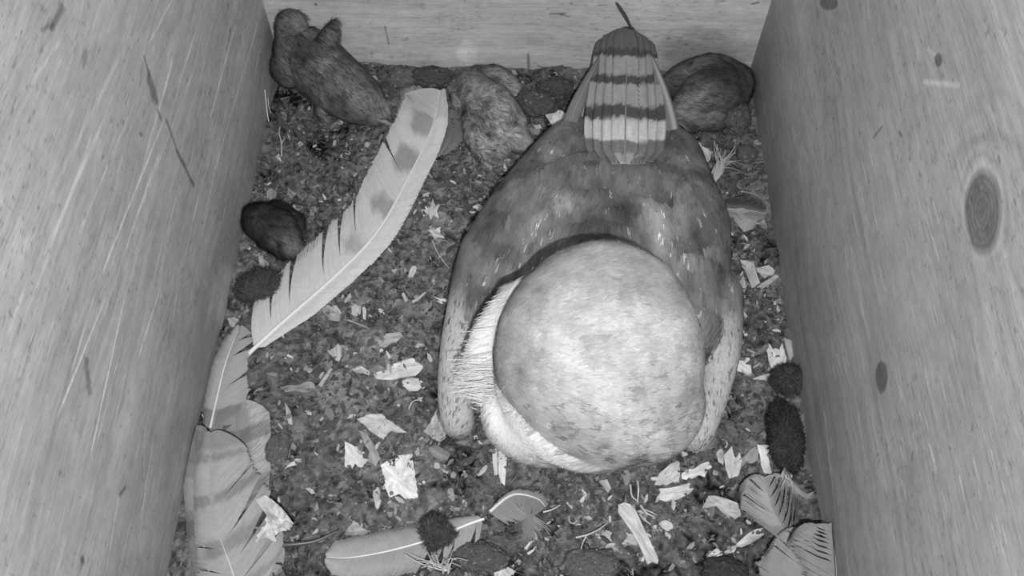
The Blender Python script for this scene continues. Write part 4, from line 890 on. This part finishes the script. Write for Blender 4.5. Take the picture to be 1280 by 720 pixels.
fl = [
 ('large square pale wood flake with ragged edges, bottom centre left', [(476,580),(498,568),(515,566),(516,576),(519,591),(522,622),(507,624),(500,618),(487,622),(483,613),(480,606),(482,598),(478,592)], .80, {}),
 ('square pale flake with toothed lower edge, left of the large square one', [(431,551),(444,558),(458,567),(460,576),(451,584),(447,583),(444,579),(440,586),(438,581),(434,585),(431,583)], .72, {}),
 ('weathered grey shred folded against the toothed square flake', [(449,538),(458,541),(470,560),(476,575),(470,583),(460,578),(463,566),(454,552)], .36, dict(curl=.5)),
 ('long ragged angled flake pointing right, above the toothed square flake', [(446,524),(462,518),(478,518),(484,524),(495,531),(508,540),(496,541),(489,538),(484,543),(480,549),(472,545),(467,542),(456,532)], .60, {}),
 ('long pale double-ended flake, topmost of the bright pair left of the owl', [(467,466),(478,463),(487,463),(491,455),(503,450),(516,447),(519,452),(523,453),(529,460),(520,469),(507,471),(489,475),(471,473)], .74, {}),
 ('short pale flake just below the long double-ended one', [(503,476),(512,473),(523,473),(530,479),(531,484),(524,488),(511,488),(504,482)], .66, {}),
 ('faded frayed flake above the bright pair, left of the owl', [(469,424),(477,419),(484,417),(500,415),(504,420),(498,425),(489,429),(481,434),(474,433)], .46, {}),
 ('grey triangular flake tucked under the tip of the left wing', [(547,510),(552,518),(555,530),(558,549),(550,552),(542,549),(530,540),(538,528)], .45, {}),
 ('left slat of the upright split pair below the owl', [(615,562),(621,560),(622,575),(622,594),(618,594),(616,578)], .62, dict(jag=.2)),
 ('right slat of the upright split pair below the owl', [(623,561),(634,560),(633,580),(631,608),(626,603),(623,592)], .66, dict(jag=.2)),
 ('pale cone-shaped flake in the middle of the left litter', [(410,442),(417,436),(422,429),(428,436),(428,446),(423,452),(419,450)], .52, dict(curl=.6)),
 ('pale crumpled flake at the bottom edge below the torn feather', [(618,692),(625,697),(632,702),(633,707),(645,715),(640,722),(632,724),(618,720),(617,705)], .62, dict(crumple=.004)),
 ('small curved flake hanging below the left corner of the large square flake', [(467,613),(473,609),(476,615),(475,627),(470,636),(468,628),(466,620)], .50, dict(curl=.5)),
 ('dull cone-shaped flake above the tip of the crosswise bottom feather', [(430,667),(436,659),(444,652),(452,658),(460,664),(456,669),(443,671)], .36, dict(curl=.7)),
 ('long flat wooden splint slanting at the bottom, right of centre', [(773,631),(780,628),(788,630),(795,638),(805,660),(814,680),(822,697),(822,705),(815,703),(809,706),(802,689),(796,676),(790,664),(780,650),(773,640)], .60, dict(thick=.0022, jag=.2, up=.006)),
 ('pale flat flake half hidden under the long wooden splint', [(752,668),(755,663),(768,665),(784,666),(796,670),(799,682),(788,682),(776,680),(762,678),(755,676)], .48, dict(up=.002)),
 ('small tilted flake poking out below the bottom of the head', [(749,601),(759,599),(764,611),(760,616)], .45, dict(jag=.1)),
 ('long pale flake with a torn right end, below the right side of the head', [(820,624),(827,611),(840,609),(862,604),(867,611),(862,617),(848,624),(834,627)], .66, {}),
 ('fan-shaped pale flake partly under the right side of the head', [(818,606),(824,592),(838,580),(849,575),(850,590),(849,603),(841,602),(834,606)], .62, {}),
 ('bright forked flake by the tip of the right wing', [(852,592),(860,586),(867,586),(878,579),(885,577),(890,584),(884,588),(881,597),(873,594),(862,600),(853,598)], .80, {}),
 ('pointed leaf-like flake in the row right of the right wing tip, leftmost', [(895,567),(899,562),(903,558),(905,570),(904,581),(898,577)], .60, {}),
 ('crown-shaped pale flake with three teeth, lower right litter', [(905,569),(910,563),(915,557),(918,570),(921,573),(925,565),(928,578),(923,594),(917,597),(911,598),(907,587)], .66, {}),
 ('grey rounded flake between the crown-shaped and the notched ones', [(930,572),(936,565),(943,558),(948,564),(948,575),(940,579),(934,577)], .34, {}),
 ('notched bright flake at the right end of the row in the lower right litter', [(946,556),(954,557),(963,557),(962,563),(958,567),(961,573),(965,592),(955,591),(951,580),(950,570)], .70, {}),
 ('large pale flake with a notched top, beside the right wall', [(958,432),(963,430),(966,436),(970,435),(975,439),(978,428),(983,447),(982,454),(976,460),(970,465),(964,462),(961,450)], .72, {}),
 ('small square bright flake against the right wing', [(918,449),(927,447),(937,447),(939,458),(940,467),(929,465),(917,462)], .78, dict(jag=.15)),
 ('thin pale wedge flake below the notched one by the right wall', [(941,473),(950,470),(960,467),(970,466),(968,473),(966,478),(957,475)], .55, {}),
 ('thin grey sliver between the notched flake and the right wall', [(980,421),(987,423),(991,426),(993,442),(987,453),(984,442)], .42, {}),
 ('tall pale flake beside the right wing, largest of the upper right group', [(925,325),(933,325),(942,327),(946,341),(950,354),(940,360),(933,343)], .52, {}),
 ('flat flake overlapping the tall one in the upper right group', [(944,335),(952,333),(961,331),(969,338),(966,344),(953,346)], .56, dict(up=.005)),
 ('narrow splinter crossing the litter toward the right wall, in the upper right group', [(946,359),(957,351),(969,343),(974,346),(965,353),(955,360)], .56, dict(up=.004)),
 ('narrow flake half under the edge of the right wing', [(920,346),(930,345),(933,358),(932,372),(922,374)], .50, {}),
 ('curved pale flake beside the tail, right of the owl', [(868,176),(873,179),(878,184),(884,187),(889,193),(888,199),(883,203),(880,195),(874,189)], .62, dict(curl=.5)),
 ('bright pale flake left of the tail, touching the left wing', [(681,142),(691,139),(701,137),(708,143),(705,152),(695,161),(689,155),(685,148)], .72, dict(jag=.15, up=.010)),
 ('arched pale bark flake in the bottom right litter', [(870,637),(870,627),(876,620),(895,620),(908,624),(922,630),(926,645),(915,650),(906,643),(900,632),(885,628),(877,632)], .56, dict(crumple=.003)),
 ('slim leaf-shaped flake right of the split shred in the bottom right', [(918,683),(927,674),(935,667),(945,662),(955,660),(959,664),(950,672),(938,680),(926,685)], .60, dict(curl=.4)),
 ('split frayed shred lying left of the slim leaf-shaped flake', [(880,704),(884,694),(893,687),(905,680),(914,683),(922,681),(918,690),(908,693),(899,697),(890,707),(886,700)], .52, dict(crumple=.003)),
 ('small rounded pale flake right of the long wooden splint', [(824,655),(828,651),(833,650),(840,654),(841,661),(834,664),(828,660)], .50, {}),
 ('little oval seed-like chip touching the left wing, lower of two', [(583,288),(585,283),(589,279),(594,280),(593,285),(587,289)], .70, dict(jag=.05, curl=-.5)),
 ('little oval chip touching the left wing, upper of two', [(593,256),(598,255),(603,257),(604,262),(601,265),(596,263)], .60, dict(jag=.05)),
 ('small upright oval chip between the long feather and the owl', [(515,333),(518,332),(521,334),(519,341),(516,347),(510,346),(512,339)], .60, dict(jag=.1)),
 ('star-shaped splintered chip between the long feather and the owl', [(527,262),(532,262),(531,257),(538,260),(541,249),(544,257),(550,256),(546,264),(549,274),(542,269),(538,276),(536,268),(529,271)], .66, {}),
 ('small jagged chip below the star-shaped one', [(536,288),(544,287),(551,284),(550,291),(556,297),(547,296),(542,301),(541,293)], .66, {}),
 ('forked splinter pointing at the left wing', [(542,371),(550,373),(560,374),(559,378),(561,382),(552,380),(545,376),(551,376)], .74, {}),
 ('short bright splinter, left arm of a V between feather and owl', [(502,367),(505,366),(509,373),(513,378),(511,383),(506,377)], .66, dict(jag=.1)),
 ('thin bright splinter, right arm of the V between feather and owl', [(511,378),(521,373),(532,364),(533,366),(523,375),(513,381)], .62, dict(jag=.1)),
 ('rounded pale flake under the lower edge of the long feather, right one', [(439,383),(445,380),(451,383),(451,391),(445,395),(440,393)], .55, {}),
 ('narrow bright sliver right next to that rounded pale flake', [(453,384),(456,384),(458,390),(457,400),(454,398)], .66, dict(jag=.1)),
 ('dull rounded flake under the lower edge of the long feather, left one', [(400,386),(408,382),(420,381),(427,390),(424,401),(416,400),(408,395)], .50, dict(crumple=.003)),
 ('lumpy grey flake in the left litter right of the peppered feather', [(350,484),(360,481),(372,482),(380,478),(390,477),(394,485),(386,489),(380,491),(370,488),(357,491)], .34, dict(crumple=.003)),
 ('slim upright leaf-shaped sliver right of the peppered feather', [(356,503),(359,507),(364,515),(366,531),(361,530),(358,520)], .50, dict(jag=.1, curl=.4)),
 ('thin angled sliver right of the slim upright one', [(370,506),(379,511),(390,516),(389,519),(380,517),(373,512)], .46, dict(jag=.1)),
 ('curled pale sliver in the left litter above the long flakes', [(440,462),(446,459),(452,459),(462,464),(461,469),(453,466),(446,468)], .62, dict(curl=.6)),
 ('thin diagonal stick splinter in the left litter', [(398,481),(405,471),(413,460),(416,461),(409,472),(402,484)], .42, dict(jag=.1)),
 ('tiny bright triangular flake right of the pale crumpled husk', [(356,586),(362,580),(368,575),(370,581),(363,583)], .66, dict(jag=.1)),
 ('grey thin flake standing by the left wall above the dark shrew', [(333,238),(339,236),(346,240),(345,247),(338,249),(333,247)], .30, {}),
 ('pale flake by the left wall below the dark shrew', [(323,318),(328,317),(330,324),(336,330),(331,336),(324,333)], .42, dict(crumple=.003)),
 ('dirty pale flake against the left wall just under the torn base of the long feather', [(284,398),(292,396),(299,400),(297,408),(288,408)], .40, {}),
 ('small shred right of the large square flake', [(535,560),(546,556),(562,566),(560,574),(549,577),(541,570)], .26, {}),
 ('small pale wedge by the tail of the large rodent', [(462,95),(468,92),(472,97),(470,107),(466,103)], .50, {}),
]
for i, (lb, poly, tn, kw) in enumerate(fl):
    W(lb, poly, tone=tn*.82, seed=i+1, group=G, **kw)
W('crumpled pale papery husk with a torn hole, beside the stack of feathers at the left', [(318,623),(332,619),(343,627),(354,637),(366,653),(363,663),(352,665),(344,668),(342,676),(332,672),(318,677),(322,666),(334,655),(332,640)], tone=.55, up=.018, seed=90, crumple=.010, name='dry_husk', cat='husk', jag=.8)
# little chips nothing tells apart
def tiny():
    r = random.Random(77); n = 0; done = 0
    protos = []
    for k in range(12):
        c = (420+k*3, 520); a0 = r.uniform(0, 6.28); pts = []
        lx, ly = r.uniform(2.5, 6.5), r.uniform(1.2, 2.8)
        for j in range(7):
            a = j/7*6.283; x, y = math.cos(a)*lx*r.uniform(.7, 1.15), math.sin(a)*ly*r.uniform(.6, 1.2); pts.append((c[0]+x*math.cos(a0)-y*math.sin(a0), c[1]+x*math.sin(a0)+y*math.cos(a0)))
        o = W('tiny pale wood chip scattered among the dark crumbs', pts, tone=r.choice([.20, .28, .38, .5]), seed=200+k, group='tiny wood chips scattered in the litter', name='wood_chip', cat='wood chip', up=.003, curl=r.uniform(-.3, .6)); protos.append(o)
    spots = []
    zones = [(520,230,95,90,50),(470,300,70,80,24),(430,500,85,80,34),(520,600,100,60,20),(700,660,120,45,42),(880,640,80,60,26),(950,450,30,90,18),(390,200,45,60,26),(930,330,25,60,10),(460,660,80,30,10),(600,225,40,35,14)]
    for (u, v, du, dv, k) in zones:
        for _ in range(k): spots.append((u+r.uniform(-1, 1)*du, v+r.uniform(-1, 1)*dv))
    for i, (u, v) in enumerate(spots):
        o = protos[i % 12] if i < 12 else None
        if o is None: o = protos[i % 12].copy(); COL.objects.link(o)
        p = L(u, v, .0022); o.location = (min(max(p.x, XL+.008), XR-.008), min(p.y, YB-.008), p.z); o.rotation_euler = (r.uniform(-.3, .3), r.uniform(-.3, .3), r.uniform(0, 6.28)); sc = r.uniform(.6, 1.25); o.scale = (sc, sc, 1)
tiny()

# ------------------------------------------------------------------ straws, twigs and tufts
def strands(label, name, cat, lst, tone=.5, seed=0, group=None):
    """lst: polylines of (px, px, height above the litter) with a radius in mm"""
    Vs, Fs, Ts, off = [], [], [], 0; r = random.Random(seed)
    for pts, rad in lst:
        q = spline([L(u, v, h) for u, v, h in pts], 16); v_, f_ = tube_np(q, [rad*.001*(1-.6*j/15) for j in range(16)], 6)
        v_[:, 0] = np.clip(v_[:, 0], XL+.0006, XR-.0006); Vs.append(v_); Fs.append(f_+off); off += len(v_); Ts.append(np.full(len(v_), tone*r.uniform(.8, 1.15)))
    o = recenter(link(name, quick(np.vstack(Vs), np.vstack(Fs), np.concatenate(Ts)), 'shaft')); tag(o, label, cat, group); return o
tw = []
def wallp(u, v, off=.0012):
    p = PX(u, v, XL+off); return p
def wall_strand(label, lst, tone):
    Vs, Fs, off = [], [], 0
    for pts, rad in lst:
        v_, f_ = tube_np(spline([p for p in pts], 18), [rad*.001*(1-.5*j/17) for j in range(18)], 6); Vs.append(v_); Fs.append(f_+off); off += len(v_)
    o = recenter(link('straw', quick(np.vstack(Vs), np.vstack(Fs), np.full(off, tone)), 'shaft')); tag(o, label, 'straw')
wall_strand('pale forked straw leaning up the left wall below the large rodent', [([L(353,233,.003), wallp(345,208,.003), wallp(338,165,.0016), wallp(334,140,.0014), wallp(331,112,.0013)], .85), ([wallp(338,165,.002), wallp(340,148,.0016), wallp(343,126,.0014)], .6), ([wallp(340,146,.002), wallp(336,133,.0016), wallp(335,122,.0014)], .4)], .66)
strands('small pale straw standing from the litter right of the forked straw on the left wall', 'straw', 'straw', [([(352,196,.003), (352,180,.010), (349,166,.016), (350,158,.018)], .5), ([(352,180,.010),(356,172,.014)], .35)], .5)
r_ = random.Random(4)
tuft = []
for k in range(26):
    a = (884+r_.uniform(-3, 5), 236+r_.uniform(-4, 4), .004); b_ = (898+r_.uniform(-6, 6), 210+r_.uniform(-5, 5), .010+r_.uniform(0, .004)); e = (912+r_.uniform(-22, 10), 182+r_.uniform(-8, 12), .010+r_.uniform(-.004, .008)); tuft.append(([a, b_, ((b_[0]+e[0])/2+r_.uniform(-3, 3), (b_[1]+e[1])/2, .013), e], r_.uniform(.35, .8)))
for k in range(8):
    a = (900+r_.uniform(-4, 4), 205+r_.uniform(-5, 5), .008); e = (920+r_.uniform(-8, 10), 208+r_.uniform(-10, 10), .004); tuft.append(([a, ((a[0]+e[0])/2, (a[1]+e[1])/2-2, .010), e], r_.uniform(.3, .5)))
strands('pale tuft of frayed straw between the tail of the owl and the right wall', 'straw_tuft', 'straw', tuft, .42, 1)
tuft = []
for k in range(16):
    x = 505+k*5.2+r_.uniform(-3, 3); tuft.append(([(550+r_.uniform(-18, 16), 712+r_.uniform(-3, 5), .006), ((x+550)/2, 703+r_.uniform(-6, 4), .013), (x, 696+r_.uniform(-10, 14), .012+r_.uniform(-.004, .006))], r_.uniform(.4, .8)))
strands('clump of curling grass blades over the lower edge of the crosswise bottom feather', 'grass_tuft', 'grass', tuft, .42, 2)
tuft = []
for k in range(9):
    a = (978+r_.uniform(-6, 8), 586+r_.uniform(-4, 4), .004); e = (976+r_.uniform(-12, 18), 606+r_.uniform(-8, 12), .006); tuft.append(([a, ((a[0]+e[0])/2+r_.uniform(-6, 6), (a[1]+e[1])/2, .014), e], r_.uniform(.6, 1.1)))
strands('curled pale wood shavings against the right wall above the downy feather', 'curled_shaving', 'shaving', tuft, .42, 3)
strands('thin dark stick lying between the left feather stack and the crosswise feather', 'twig', 'twig', [([(340,682,.006), (370,680,.006), (395,676,.005), (422,664,.004)], 2.0)], .07)
strands('thin pale curved stem crossing the litter left of the long wooden splint', 'stem', 'stem', [([(720,672,.003), (735,668,.006), (748,662,.007), (759,654,.006)], .8), ([(734,668,.006), (728,680,.004), (724,700,.003)], .6), ([(752,676,.003), (765,684,.004), (777,691,.003)], .35)], .42)
strands('thin pale splinter stem pointing at the torn feather below the owl', 'stem', 'stem', [([(679,640,.003), (690,637,.004), (701,631,.004)], .7)], .5)
strands('thin straight pale stem between the jagged chip and the owl', 'stem', 'stem', [([(540,300,.002), (548,318,.003), (562,336,.003)], .5)], .5)
strands('hooked pale stem left of the left wing', 'stem', 'stem', [([(510,514,.002), (515,503,.004), (522,500,.005), (529,502,.003)], .5)], .5)
strands('small pale C-shaped curl of fibre below the owl', 'fibre_curl', 'fibre', [([(711,645,.002), (712,652,.004), (718,654,.004), (725,645,.003)], .5)], .48)
strands('pale stem along the lower side of the clod row left of centre', 'stem', 'stem', [([(435,400,.003), (448,405,.005), (462,411,.004)], .6)], .42)
strands('pair of pale curled splinters right of the top of the long wooden splint', 'curled_shaving', 'shaving', [([(801,632,.003), (808,641,.005), (818,646,.004)], 1.0), ([(806,637,.004), (814,640,.008), (821,644,.005)], .8), ([(800,643,.003), (806,650,.005), (813,655,.003)], 1.0)], .48)
strands('pale curled splinters standing under the rim of the head, right of the small tilted flake', 'curled_shaving', 'shaving', [([(797,602,.003), (798,612,.008), (797,628,.004)], 1.0), ([(788,606,.003), (790,620,.006), (797,626,.004)], .8)], .5)
strands('two pale broken splinters below the torn feather at the bottom centre', 'splinter', 'splinter', [([(657,686,.003), (662,679,.005), (668,675,.004)], 1.4), ([(660,692,.003), (666,688,.005), (670,683,.004)], 1.2)], .5)
